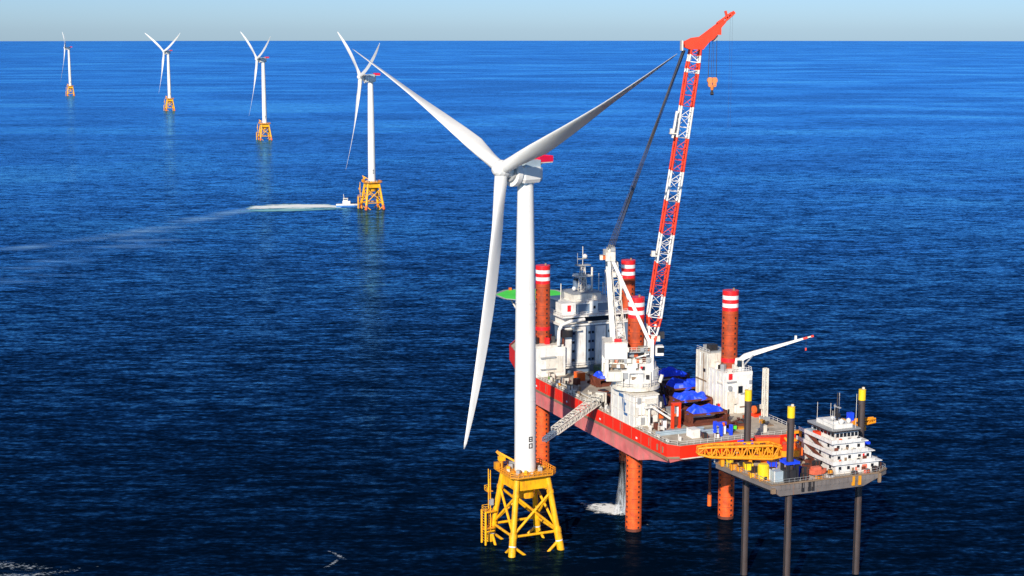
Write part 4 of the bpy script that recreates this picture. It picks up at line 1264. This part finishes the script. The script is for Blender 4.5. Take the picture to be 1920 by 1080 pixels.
# scattered small crates, each its own thing
def crate(s, p, w_, h_, mat, lab, name='deck_crate'):
    t = ship_thing(name, lab, 'crate', s, p, rz=random.uniform(-0.3, 0.3), group='small crates and gear on the ship deck')
    b = MB()
    b.box((0, 0, h_ / 2 + 0.1), (w_, w_ * 0.8, h_), mat)
    for sx in (-1, 1):
        for sy in (-1, 1):
            b.box((sx * w_ / 2, sy * w_ * 0.4, h_ / 2 + 0.1), (0.16, 0.16, h_ + 0.12), BROWN)
    b.box((0, 0, h_ + 0.18), (w_ * 0.8, w_ * 0.6, 0.12), DARK)
    b.build('box', t)
CR = [(22.5, 15.5, 1.8, 1.6, CREAM, 'cream crate at the port rail, foremost of the port edge gear'),
      (19.5, 17.2, 1.3, 1.2, GREEN, 'small green crate at the port rail'),
      (16.0, 14.0, 2.2, 1.5, CREAM, 'wide cream crate left of the deck gap'),
      (14.5, 17.0, 1.3, 1.3, SIGNWHITE, 'small white crate on the port rail above the pink hull'),
      (12.0, 12.0, 1.6, 1.8, BROWN, 'brown crate left of the blue cargo frame'),
      (7.0, 16.4, 1.5, 1.2, CREAM, 'low cream crate at the port edge amidships'),
      (-6.5, 12.0, 2.6, 2.2, BROWN, 'large rust brown crate behind the gangway head'),
      (-9.5, 15.0, 1.8, 2.0, CREAM, 'cream crate beside the gangway head'),
      (-13.0, 13.0, 2.4, 2.8, BROWN, 'tall brown crate left of the crane pedestal'),
      (-20.0, 12.0, 1.8, 3.6, CREAM, 'tall cream locker against the crane pedestal'),
      (-22.5, 16.8, 1.4, 2.4, GREY, 'grey locker beside the crane pedestal at the port rail'),
      (-44.5, 12.5, 1.5, 2.2, SIGNWHITE, 'white locker under the pedestal stair'),
      (-44.5, 14.6, 1.6, 1.7, BROWN, 'brown crate at the foot of the pedestal stair'),
      (-46.5, 14.6, 1.3, 1.3, CREAM, 'cream crate behind the port stern rail'),
      (-50.0, 16.2, 1.1, 1.0, ORANGEY, 'small amber box on the port stern corner'),
      (-50.0, -7.5, 2.4, 0.9, BROWN, 'flat brown crate right of the blue cradle'),
      (-46.5, -10.5, 1.2, 0.7, DARK, 'low black box on the open stern deck'),
      (-43.5, -13.0, 1.4, 0.8, ORANGE, 'small orange box before the aft jacking house'),
      (-52.0, -4.5, 1.3, 0.9, GREEN, 'small green box at the stern beside the yellow boom'),
      (-57.5, 7.5, 1.4, 1.3, DARK, 'black box at the stern rail'),
      (-58.5, 4.5, 1.2, 1.1, SIGNWHITE, 'white box at the stern rail')]
for c in CR: crate(*c)

# ------------------------------------------------------------------ gangway from ship to turbine
G0 = SM @ Vector((-16.8, 18.6, 33.4)); G1 = Vector((8.6, 405.5, 28.2))
gd = (G1 - G0); gl_ = gd.length
gang = thing('gangway', 'grey white lattice gangway sloping from the red ship to the nearest turbine', 'gangway', G0, math.atan2(gd.y, gd.x))
hl = Vector((math.hypot(gd.x, gd.y), 0, gd.z))
b = MB()
mid = hl * 0.82
lattice(b, (0, 0, 0.9), mid + Vector((0, 0, 0.9)), 2.2, 1.9, 2.4, 1.9, (0, 1, 0), 16, lambda q: CREAM, 0.16, 0.09)
b.bar((0, 0, -0.2), mid + Vector((0, 0, 0.05)), 1.9, 0.2, CREAM)
b.build('truss', gang)
b = MB()
lattice(b, mid + Vector((0, 0, 0.5)), hl + Vector((0, 0, 0.5)), 1.4, 1.3, 1.1, 0.9, (0, 1, 0), 7, lambda q: BLUEGREY, 0.12, 0.08)  # shade lying on this end is put into its blue-grey colour
b.build('telescopic_tip', gang)
b = MB()
b.box((-0.8, 0, -0.9), (2.6, 3.0, 1.7), DARK); b.box((-1.4, 0, 1.2), (1.6, 2.6, 2.4), CREAM); b.tube((-1.0, 1.8, -1.7), (-1.0, 1.8, 2.6), 0.3, CREAM, n=8)
b.build('pivot_tower', gang)

# ------------------------------------------------------------------ water discharge beside the leg
ws, N_, L_ = nodes_of('falling_water')
bs = N_['Principled BSDF']; bs.inputs['Base Color'].default_value = (0.8, 0.85, 0.9, 1); bs.inputs['Roughness'].default_value = 0.6
tc = N_.new('ShaderNodeTexCoord'); mp = N_.new('ShaderNodeMapping'); mp.inputs['Scale'].default_value = (1.2, 1.2, 0.12)
nz = N_.new('ShaderNodeTexNoise'); nz.inputs['Scale'].default_value = 1.6; nz.inputs['Detail'].default_value = 5
mr = N_.new('ShaderNodeMapRange'); mr.inputs['From Min'].default_value = 0.40; mr.inputs['From Max'].default_value = 0.75; mr.inputs['To Max'].default_value = 0.42
tr = N_.new('ShaderNodeBsdfTransparent'); mx = N_.new('ShaderNodeMixShader')
L_.new(tc.outputs['Object'], mp.inputs['Vector']); L_.new(mp.outputs[0], nz.inputs['Vector']); L_.new(nz.outputs['Fac'], mr.inputs['Value'])
sx = N_.new('ShaderNodeSeparateXYZ'); L_.new(tc.outputs['Object'], sx.inputs[0])
zr = N_.new('ShaderNodeMapRange'); zr.inputs['From Min'].default_value = 15.0; zr.inputs['From Max'].default_value = 1.0; zr.inputs['To Min'].default_value = 0.03; zr.inputs['To Max'].default_value = 1.0
L_.new(sx.outputs['Z'], zr.inputs['Value'])
ml = N_.new('ShaderNodeMath'); ml.operation = 'MULTIPLY'; L_.new(mr.outputs[0], ml.inputs[0]); L_.new(zr.outputs[0], ml.inputs[1])
L_.new(ml.outputs[0], mx.inputs[0]); L_.new(tr.outputs[0], mx.inputs[1]); L_.new(bs.outputs[0], mx.inputs[2]); L_.new(mx.outputs[0], N_['Material Output'].inputs['Surface'])
b = MB()
W0 = Vector((31.2, 431.5))
for (dx, dy, r0, r1) in ((0.5, 0, 0.2, 0.5), (0.2, 0.4, 0.1, 1.1), (-0.7, 0.2, 0.1, 1.5), (-1.2, 0.6, 0.1, 2.0)):
    prof = []
    for i in range(9):
        q_ = i / 8
        prof.append((r0 + (r1 - r0) * (1 - q_) ** 1.6, 0.1 + q_ * (23 - 4 * abs(dx))))
    b.lathe(prof, (W0.x + 0.7 + dx * 0.8, W0.y + dy, 0), ws, n=14, caps=False)
tag(b.build('water_discharge'), 'white column of water falling from the ship hull into the sea', 'water', kind='stuff')

# ------------------------------------------------------------------ liftboat, +x towards its house and single leg
LZ, LB = 29.5, 26.6
LM = Vector((62.6, 372.6, 0)); LRZ = math.atan2(0.356, 0.9345)
LMAT = Matrix.Translation(LM) @ Matrix.Rotation(LRZ, 4, 'Z')
lift = thing('liftboat', 'grey hulled liftboat with white tiered house standing on thin dark legs', 'liftboat', LM, LRZ)
b = MB()
outl = [(-5.4, -11.4), (24.5, -10.9), (28.4, -8.6), (28.8, 0), (28.4, 8.6), (24, 10.9), (-8.4, 10.9)]
bot = [(-3.0, -11.2), (20.5, -10.7), (24.5, -8.4), (25.2, 0), (24.5, 8.4), (20, 10.7), (-5.5, 10.7)]
n = len(outl)
vs = [(x, y, LZ) for x, y in outl] + [(x, y, LZ - 1.2) for x, y in outl] + [(x, y, LB) for x, y in bot]
b.add(vs, [(k, n + k, n + (k + 1) % n, (k + 1) % n) for k in range(n)] + [(n + k, 2 * n + k, 2 * n + (k + 1) % n, n + (k + 1) % n) for k in range(n)], HULLG)
b.add(vs[:n], [tuple(range(n))], DECKG)
b.add(vs[2 * n:], [tuple(range(n - 1, -1, -1))], DARK)
for a_, c_ in zip(outl, outl[1:] + outl[:1]):
    b.bar((a_[0], a_[1], LZ + 0.1), (c_[0], c_[1], LZ + 0.1), 0.35, 0.3, BELT)
for i in range(22):
    x = -3 + i * 1.25
    b.box((x, -11.45 + i * 0.021, LZ - 0.75), (0.18, 0.25, 1.2), HULLG)
for x, mt in ((3.2, DARK), (5.0, DARK), (6.0, DARK), (17.4, ORANGEY), (19.2, ORANGEY), (24.9, BELT)):
    b.box((x, -11.2 + x * 0.01, LZ - 1.2), (0.7, 0.5, 2.3), mt)
b.box((-5.2, -11.8, LZ - 1.2), (1.0, 0.8, 1.2), BELT)
lh = b.build('hull', lift)
rails(lh, [[(-5.2, -11.2, LZ), (24.3, -10.7, LZ), (28.2, -8.4, LZ), (28.6, 0, LZ), (28.2, 8.4, LZ)], [(-5.3, -10.9, LZ), (-8.2, 10.7, LZ), (22, 10.7, LZ)]], 1.2, GREY, r=0.05, step=1.5)
def lift_leg(mb):
    mb.lathe([(0.86, -25, LEGGREY), (0.86, 45.2, CAPY), (0.9, 45.21, CAPY), (0.9, 47.9, CAPY)], (0, 0, 0), CAPY, n=22)
    for t in (R(200), R(20)):       # rack bars down the leg
        mb.box((math.cos(t) * 0.9, math.sin(t) * 0.9, 10), (0.28, 0.28, 68), DARK, t)
    mb.box((0.3, 0, 48.2), (0.5, 0.4, 0.5), CREAM)
mb = MB(); lift_leg(mb); llm = mb.mesh('leg')
for x, y in ((-0.46, 9.5), (0.46, -9.5), (26.4, 0)):
    link('leg', llm, lift, None, Matrix.Translation((x, y, 0)))
for x, y in ((-0.46, 9.5), (0.46, -9.5), (26.4, 0)):
    b = MB()
    for sx in (-1, 1):
        for sy in (-1, 1):
            b.box((x + sx * 1.25, y + sy * 1.25, LZ + 2.3), (0.7, 0.7, 4.6), DARK)
    b.box((x, y - 1.35, LZ + 1.6), (2.2, 0.5, 3.1), DARK)
    b.box((x - 1.35, y, LZ + 1.6), (0.5, 2.2, 3.1), DARK)
    b.box((x + 1.35, y, LZ + 1.6), (0.5, 2.2, 3.1), DARK)
    for sy in (-1, 1):
        b.box((x, y + sy * 1.45, LZ + 4.9), (3.6, 0.5, 0.6), BLUE)
        b.box((x + sy * 1.45, y, LZ + 4.9), (0.5, 2.4, 0.6), BLUE)
    b.build('jacking_tower', lift)
# tiered house
T = 2.42
RZ = LZ + 4 * T + 0.35
b = MB()
tiers = [(14.0, 26.2, -8.4, 8.2, LZ + 0.02, LZ + T), (14.2, 24.6, -7.5, 7.8, LZ + T + 0.2, LZ + 2 * T), (14.6, 23.2, -6.7, 7.4, LZ + 2 * T + 0.2, LZ + 3 * T)]
for x0, x1, y0, y1, z0, z1 in tiers:
    b.span(x0, x1, y0, y1, z0, z1, BOATW)
    b.span(x0 - 1.2, x1 + 0.6, y0 - 0.7, y1 + 0.6, z1, z1 + 0.2, BOATW)
    b.span(x0 - 1.2, x1 - 1.5, y0 - 0.7, y0 - 0.6, z1 + 0.2, z1 + 0.95, BOATW)      # solid bulwark
    b.span(x0 - 1.2, x0 - 1.1, y0 - 0.6, y1 + 0.6, z1 + 0.2, z1 + 0.95, BOATW)
b.span(15.6, 22.2, -5.2, 5.6, LZ + 3 * T + 0.2, LZ + 4 * T, BOATW)
ov = [(14.8, -6.0), (22.4, -6.0), (23.2, -4.6), (23.2, 5.0), (22.4, 6.4), (14.8, 6.4), (14.0, 5.0), (14.0, -4.6)]
b.prism(ov, LZ + 4 * T, LZ + 4 * T + 0.35, DARK, top=GREY)
b.span(16.2, 21.4, -3.8, 4.4, RZ, RZ + 1.0, SHIPW)
b.span(16.0, 17.8, -3.0, 1.0, RZ + 1.0, RZ + 1.7, SHIPW)
for i in range(12):
    tz = LZ + 0.9 + (i % 3) * T; x_ = 15.0 + (i * 2.3) % 8.4; yy = (-8.46, -7.56, -6.76)[i % 3]
    b.box((x_, yy, tz), (0.35 + 0.25 * (i % 4), 0.2, 0.5 + 0.3 * (i % 2)), (GREY, BELT, CREAM, BROWN)[i % 4])
for i in range(10):
    tz = LZ + T * (1 + i % 3) + 0.5; x_ = 15.6 + (i * 1.7) % 7.5; yy = (-8.0, -7.2, -6.2)[i % 3]
    b.box((x_, yy, tz), (0.6, 0.5, 0.8), (ORANGE, CREAM, GREY, DARK, SHIPW)[i % 5])
hs = b.build('deckhouse', lift)
for i in range(6):
    b = MB(); b.box((16.3 + i * 1.06, -5.22, LZ + 3.62 * T), (0.8, 0.14, 0.95), GLASS); b.build('window', hs)
for i in range(6):
    b = MB(); b.box((15.58, -4.2 + i * 1.65, LZ + 3.62 * T), (0.14, 1.2, 0.95), GLASS); b.build('window', hs)
for (z, y, xs) in ((LZ + 1.4, -8.42, (15.2, 17.6, 20.4, 24.4)), (LZ + 1.4 + T, -7.52, (15.4, 18.4, 21.2, 23.6)), (LZ + 1.4 + 2 * T, -6.72, (15.6, 18.2, 21.4))):
    for x in xs:
        b = MB(); b.box((x, y, z), (0.75, 0.14, 0.8), GLASS); b.build('window', hs)
for (z, x, ys) in ((LZ + 1.4, 13.98, (-6, -2, 2)), (LZ + 1.4 + T, 14.18, (-5.5, -1, 3)), (LZ + 1.4 + 2 * T, 14.58, (-4, 1))):
    for y in ys:
        b = MB(); b.box((x, y, z), (0.14, 0.8, 0.9), GLASS); b.build('window', hs)
b = MB(); b.box((22.2, -8.44, LZ + 1.3), (1.4, 0.1, 1.0), SALMON); b.box((20.0, -8.44, LZ + 0.9), (0.9, 0.1, 0.9), SALMON); b.box((22.4, -7.54, LZ + 4.0), (0.5, 0.1, 0.5), SIGNRED); b.build('red_lettering', hs)
b = MB()
for i, (x0, x1, y0, y1, z0, z1) in enumerate(tiers):        # stairs zigzag down the front side
    b.bar((x0 - 0.6, y1 - 2, z1 + 0.3), (x0 - 0.9, y0 + 3.5, z0), 0.9, 0.25, BROWN)
    b.bar((x0 - 0.55, y1 - 1.2, z0 + 0.1), (x0 - 0.55, y0 + 0.6, z0 + 0.1), 0.7, 0.1, BROWN)
b.build('stair', hs)
b = MB()
b.tube((19.6, 0.4, RZ + 1), (19.6, 0.4, RZ + 8), 0.28, DARK, r1=0.16, n=8)
b.box((19.6, 0.4, RZ + 4.4), (0.5, 2.6, 0.25), GREY)
b.box((19.6, 0.4, RZ + 2.4), (0.8, 1.8, 0.9), DARK)
b.build('mast', hs)
for x, y, h in ((15.0, -4.8, 5.0), (17.0, -2.5, 6.0), (18.4, 1.5, 5.2), (21.8, -4.6, 8.6), (21.4, 2.4, 7.4), (16.4, 4.4, 5.0)):
    MB().tube((x, y, RZ), (x, y, RZ + h), 0.06, CREAM, n=5).build('antenna', hs)
b = MB()
for x, y, z, q in ((16.6, -2.4, RZ + 2.5, 0.55), (18.6, -3.2, RZ + 1.6, 0.7), (20.8, -2.9, RZ + 1.6, 0.65)):
    b.lathe([(0.02, -q), (q * 0.7, -q * 0.7), (q, 0), (q * 0.7, q * 0.7), (0.02, q)], (x, y, z), SHIPW, n=12, caps=False)
b.bar((16.2, -2.4, RZ + 1.8), (17.2, -1.0, RZ + 2.6), 0.4, 0.4, GREY)
b.build('radar', hs)
b = MB()
b.box((14.5, 3.4, LZ + 3 * T + 0.65), (1.4, 2.6, 0.9), COOLER); b.box((14.4, 1.2, LZ + 3 * T + 0.75), (1.3, 1.7, 1.1), CRANERED)
b.build('roof_locker', hs)

def lift_thing(name, label, cat, x, y, z=LZ, rz=0.0, group=None):
    return thing(name, label, cat, LMAT @ Vector((x, y, z + 0.01)), LRZ + rz, group)
# lattice crane lying in its boom rest
t = lift_thing('folded_crane', 'amber yellow lattice crane with lowered boom on the liftboat deck', 'crane', 8.0, 4.6, rz=math.atan2(6.0, -22))
b = MB()
b.tube((0, 0, 0), (0, 0, 2.2), 1.5, BLUE, n=18); b.build('pedestal', t)
b = MB()
b.box((-0.4, 0.2, 3.0), (4.6, 3.8, 1.6), CRANEY); b.box((-1.0, -1.0, 4.4), (3.4, 1.6, 1.4), ORANGE); b.box((0.6, 1.6, 4.6), (2.0, 1.2, 1.6), CRANERED)
b.box((-2.9, 0, 3.4), (1.4, 3.6, 2.0), ORANGE); b.box((1.5, -1.4, 3.4), (1.2, 1.2, 1.8), GLASS)
b.bar((-1.5, 0, 4.0), (0.6, 0, 6.6), 0.5, 0.5, CRANEY)
b.build('crane_house', t)
b = MB()
b.box((4.2, -2.9, 4.4), (6.0, 1.9, 3.4), ORANGE); b.box((4.2, -2.9, 6.2), (6.2, 2.1, 0.25), CRANERED); b.box((4.2, -1.9, 4.0), (5.2, 0.12, 0.7), CRANERED); b.box((5.6, -1.7, 2.4), (3.0, 2.6, 1.0), CRANEY)
b.build('winch_house', t)
b = MB()
lattice(b, (1.2, 0, 3.2), (4.0, 0, 3.4), 2.6, 3.4, 2.0, 3.4, (0, 1, 0), 2, lambda q: CRANEY, 0.3, 0.18)
lattice(b, (4.0, 0, 3.4), (19.4, 0, 3.7), 3.4, 2.8, 3.4, 2.5, (0, 1, 0), 12, lambda q: CRANEY, 0.4, 0.2)
lattice(b, (19.4, 0, 3.7), (22.6, 0, 3.9), 2.8, 1.8, 2.5, 1.4, (0, 1, 0), 2, lambda q: CRANEY, 0.32, 0.18)
b.box((10, 0, 2.3), (14, 2.2, 0.15), CRANEY); b.box((10, 1.5, 2.35), (15, 0.12, 0.7), CRANEY)
for i in range(44):
    x = random.uniform(3.0, 19.5); y = random.uniform(-1.3, 1.6)
    b.box((x, y, random.uniform(2.4, 5.1)), (random.uniform(0.5, 1.5), random.uniform(0.4, 0.9), random.uniform(0.3, 0.8)), random.choice((CRANEY, CRANEY, ORANGEY, CAPY, BROWN, ORANGE)))
b.build('boom', t)
b = MB()
for y in (-0.5, 0.2, 0.7):
    b.tube((22.0, y - 0.12, 3.9), (22.0, y + 0.12, 3.9), 0.8, ORANGE, n=14)
b.box((12.5, 0.2, 4.9), (1.5, 1.2, 0.9), ORANGE); b.box((7, 0.6, 4.8), (1.0, 1.0, 0.7), SALMON)
b.build('sheave', t)
b = MB()
b.box((16.5, 0, 0.9), (0.8, 3.0, 1.7), CRANEY); b.box((9.5, 0, 0.8), (0.8, 3.0, 1.5), CRANEY)
b.build('boom_rest', t)
# second crane far side
t = lift_thing('boom_crane', 'small yellow crane jutting out behind the right dark leg of the liftboat', 'crane', 26.5, 6.6, LZ)
b = MB(); b.tube((0, 0, 0), (0, 0, 6.4), 1.0, DARK, n=14); b.build('pedestal', t)
b = MB(); b.box((0, 0, 7.4), (3.6, 3.0, 2.4), CRANEY); b.box((-1.6, -0.6, 9.0), (1.0, 1.0, 1.2), YELLOW); b.box((1.2, 0.3, 9.6), (1.5, 1.2, 2.4), BLUE); b.build('crane_house', t)
b = MB(); lattice(b, (1.6, 0, 7.9), (8.2, 0, 8.3), 1.6, 1.0, 1.5, 0.9, (0, 1, 0), 5, lambda q: CRANEY, 0.3, 0.16); b.box((3.6, 0, 6.5), (3.4, 1.6, 1.1), CRANEY); b.build('boom', t)
t = lift_thing('storage_rack', 'amber yellow rack behind the liftboat house on its left', 'rack', 13.5, 10.2)
b = MB()
for z in (2.0, 4.2, 6.2):
    b.box((0, 0, z), (4.0, 1.0, 0.7), CRANEY)
for x in (-1.8, 1.8):
    b.box((x, 0, 3.2), (0.4, 0.6, 6.4), CRANEY)
b.build('shelf', t)
# deck gear
t = lift_thing('yellow_tank', 'upright yellow cylinder tank on the liftboat front deck', 'tank', -4.4, -5.6)
b = MB(); b.lathe([(1.35, 0), (1.4, 0.1), (1.4, 3.5), (1.1, 3.8), (0.3, 3.9)], (0, 0, 0), CAPY, n=22); b.build('shell', t)
b = MB(); b.box((0, 0, 0.12), (3.6, 3.4, 0.22), CRANEY); b.box((-0.2, -1.5, 0.6), (0.6, 0.3, 0.8), DARK); b.build('skid', t)
t = lift_thing('tank_container', 'white box container between yellow tank and middle dark leg', 'container', -1.9, -8.2)
b = MB(); b.box((0, 0, 1.35), (3.2, 2.3, 2.6), COOLER); b.build('body', t)
b = MB()
for x in (-1.6, 1.6):
    for y in (-1.15, 1.15):
        b.box((x, y, 1.4), (0.2, 0.2, 2.8), SHIPW)
b.build('frame', t)
t = lift_thing('rescue_boat', 'salmon orange boat on the deck before the white liftboat house', 'boat', 9.6, -7.2)
b = MB()
prof = [(-2.3, 0.55, 0.5), (-1.2, 0.95, 0.25), (0.6, 1.0, 0.2), (1.8, 0.7, 0.35), (2.6, 0.08, 0.7)]
vs, fs = [], []
for x, w_, zb in prof:
    vs += [(x, -w_, 1.5), (x, -w_ * 0.6, zb), (x, w_ * 0.6, zb), (x, w_, 1.5)]
for i in range(4):
    for k_ in range(3):
        a_ = i * 4 + k_; fs.append((a_, a_ + 4, a_ + 5, a_ + 1))
    fs.append((i * 4 + 3, i * 4 + 7, i * 4 + 4, i * 4))
fs.append((0, 1, 2, 3))
b.add(vs, fs, SALMON); b.build('hull', t)
b = MB(); b.box((-0.4, 0, 1.7), (2.2, 1.4, 0.9), SALMON); b.box((1.0, 0, 1.6), (0.7, 1.2, 0.6), BROWN); b.build('canopy', t)
b = MB()
for x in (-1.3, 1.1):
    b.box((x, 0, 0.15), (0.3, 2.0, 0.3), DARK)
b.build('cradle', t)
GEAR = [(-7.0, 4.2, 1.8, 1.5, CRANEY, 'tall amber crate under the tip of the amber boom'), (-6.0, -3.4, 1.5, 1.2, YELLOW, 'golden crate at the left edge, behind the flat amber crate'),
        (-3.6, 3.2, 2.2, 1.6, CAPY, 'yellow crate under the middle of the amber boom'), (-3.2, 0.4, 1.6, 1.3, DARK, 'black crate before the yellow crate under the boom'),
        (3.6, 6.5, 2.4, 2.2, ORANGE, 'orange crate between the far dark leg and the crane pedestal'), (-2.6, 7.2, 1.8, 2.0, DARK, 'black crate beside the far dark leg'),
        (11.8, -3.0, 1.6, 2.2, DARK, 'tall black locker against the left wall of the house'), (12.2, 1.0, 1.4, 1.6, BROWN, 'brown box against the left wall of the house'), (4.6, -6.4, 1.5, 2.6, BLUE, 'tall blue locker beside the middle dark leg'),
        (4.5, -9.6, 1.6, 1.5, DARK, 'black box between middle dark leg and salmon boat'), (6.0, -7.0, 1.8, 2.2, DARK, 'taller black crate behind the salmon boat'),
        (8.5, -10.0, 1.5, 0.7, CRANEY, 'amber low box at the liftboat near edge'), (11.6, -10.0, 1.6, 0.6, BOATW, 'flat white box at the liftboat near edge'),
        (12.4, -8.6, 1.0, 1.4, ORANGEY, 'orange locker at the foot of the liftboat house'), (9.0, -3.4, 2.0, 1.8, BROWN, 'brown crate between the house and middle leg'),
        (-6.4, 2.2, 1.5, 1.3, CRANEY, 'amber crate at the left front edge of the liftboat'), (-5.4, -1.4, 1.6, 0.9, CRANEY, 'flat amber crate left of the yellow tank'),
        (-6.8, 6.8, 1.4, 1.8, CAPY, 'yellow box at the far left corner of the liftboat'), (-2.4, -3.0, 2.0, 0.8, CREAM, 'low cream crate behind the yellow tank'),
        (3.4, -3.0, 2.2, 1.2, DARK, 'black crate under the amber boom'), (0.6, -1.4, 1.8, 1.2, CREAM, 'cream crate under the amber boom'),
        (26.6, -7.6, 1.5, 1.7, DARK, 'black winch box at the right end of the liftboat'), (24.6, -9.4, 1.3, 1.2, DARK, 'black box before the right end of the liftboat house'),
        (27.6, -4.2, 1.4, 2.2, GREY, 'grey locker at the right end of the liftboat'), (22.0, -9.8, 1.2, 0.9, SALMON, 'small salmon box along the liftboat house'),
        (18.4, -10.0, 1.4, 0.8, DARK, 'black box along the near side of the liftboat house'), (3.0, 3.0, 2.0, 1.4, BLUE, 'blue crate beside the middle dark leg')]
for x, y, w_, h_, mt, lab in GEAR:
    t = lift_thing('deck_crate', lab, 'crate', x, y, rz=random.uniform(-0.3, 0.3), group='crates and gear on the liftboat deck')
    b = MB(); b.box((0, 0, h_ / 2), (w_, w_ * 0.8, h_), mt); b.box((0, 0, h_ + 0.06), (w_ * 0.8, w_ * 0.6, 0.12), DARK)
    for sx in (-1, 1):
        b.box((sx * w_ * 0.3, 0, h_ / 2), (0.14, w_ * 0.8 + 0.12, h_ + 0.1), BROWN)
    b.build('box', t)
# red jack pipe hanging from the ship's starboard quarter
t = thing('fender_pole', 'thin dark red pole with orange end hanging above the sea by the right leg', 'pole', (56.0, 430.0, 4.0), 0)
b = MB(); b.tube((0, 0, 2.2), (0, 0, 25), 0.42, BROWN, n=10); b.build('shaft', t)
b = MB(); b.tube((0, 0, -1.0), (0, 0, 2.2), 0.6, ORANGE, n=10); b.build('float', t)

# ------------------------------------------------------------------ small boat by the second turbine
t = thing('crew_boat', 'small white and blue boat heading for the second turbine ahead of its wake', 'boat', (-129.0, 1224, -0.1), R(2))
b = MB()
st = [(-8.5, 2.4, 0.2), (-4, 2.7, 0.0), (2, 2.6, 0.0), (5.5, 1.7, 0.2), (8.6, 0.1, 1.2)]
vs, fs = [], []
for x, w_, zb in st:
    vs += [(x, -w_, 2.6), (x, -w_ * 0.95, 1.5), (x, -w_ * 0.6, zb), (x, w_ * 0.6, zb), (x, w_ * 0.95, 1.5), (x, w_, 2.6)]
mats = [SHIPW, CYAN, CYAN, CYAN, SHIPW]
for i in range(4):
    for k_ in range(5):
        a_ = i * 6 + k_; b.add([vs[a_], vs[a_ + 6], vs[a_ + 7], vs[a_ + 1]], [(0, 1, 2, 3)], mats[k_])
    b.add([vs[i * 6], vs[i * 6 + 5], vs[i * 6 + 11], vs[i * 6 + 6]], [(0, 1, 2, 3)], GREY)
b.add(vs[:6], [(0, 1, 2, 3, 4, 5)], CYAN)
b.build('hull', t)
b = MB(); b.box((-0.5, 0, 3.7), (6.0, 3.8, 2.2), SHIPW); b.box((-1.2, 0, 5.8), (3.6, 3.2, 2.0), SHIPW); b.box((-1.2, 0, 6.9), (4.0, 3.6, 0.2), CREAM); b.build('cabin', t)
b = MB(); b.box((0.62, 0, 6.0), (0.1, 2.8, 0.9), GLASS); b.box((-1.2, -1.62, 6.0), (3.0, 0.1, 0.8), GLASS); b.build('window', t)
b = MB(); b.tube((-2.4, 0, 7), (-2.8, 0, 10.2), 0.35, CREAM, r1=0.15, n=6); b.box((-2.5, 0, 8.4), (0.5, 1.8, 0.5), GREY); b.build('mast', t)
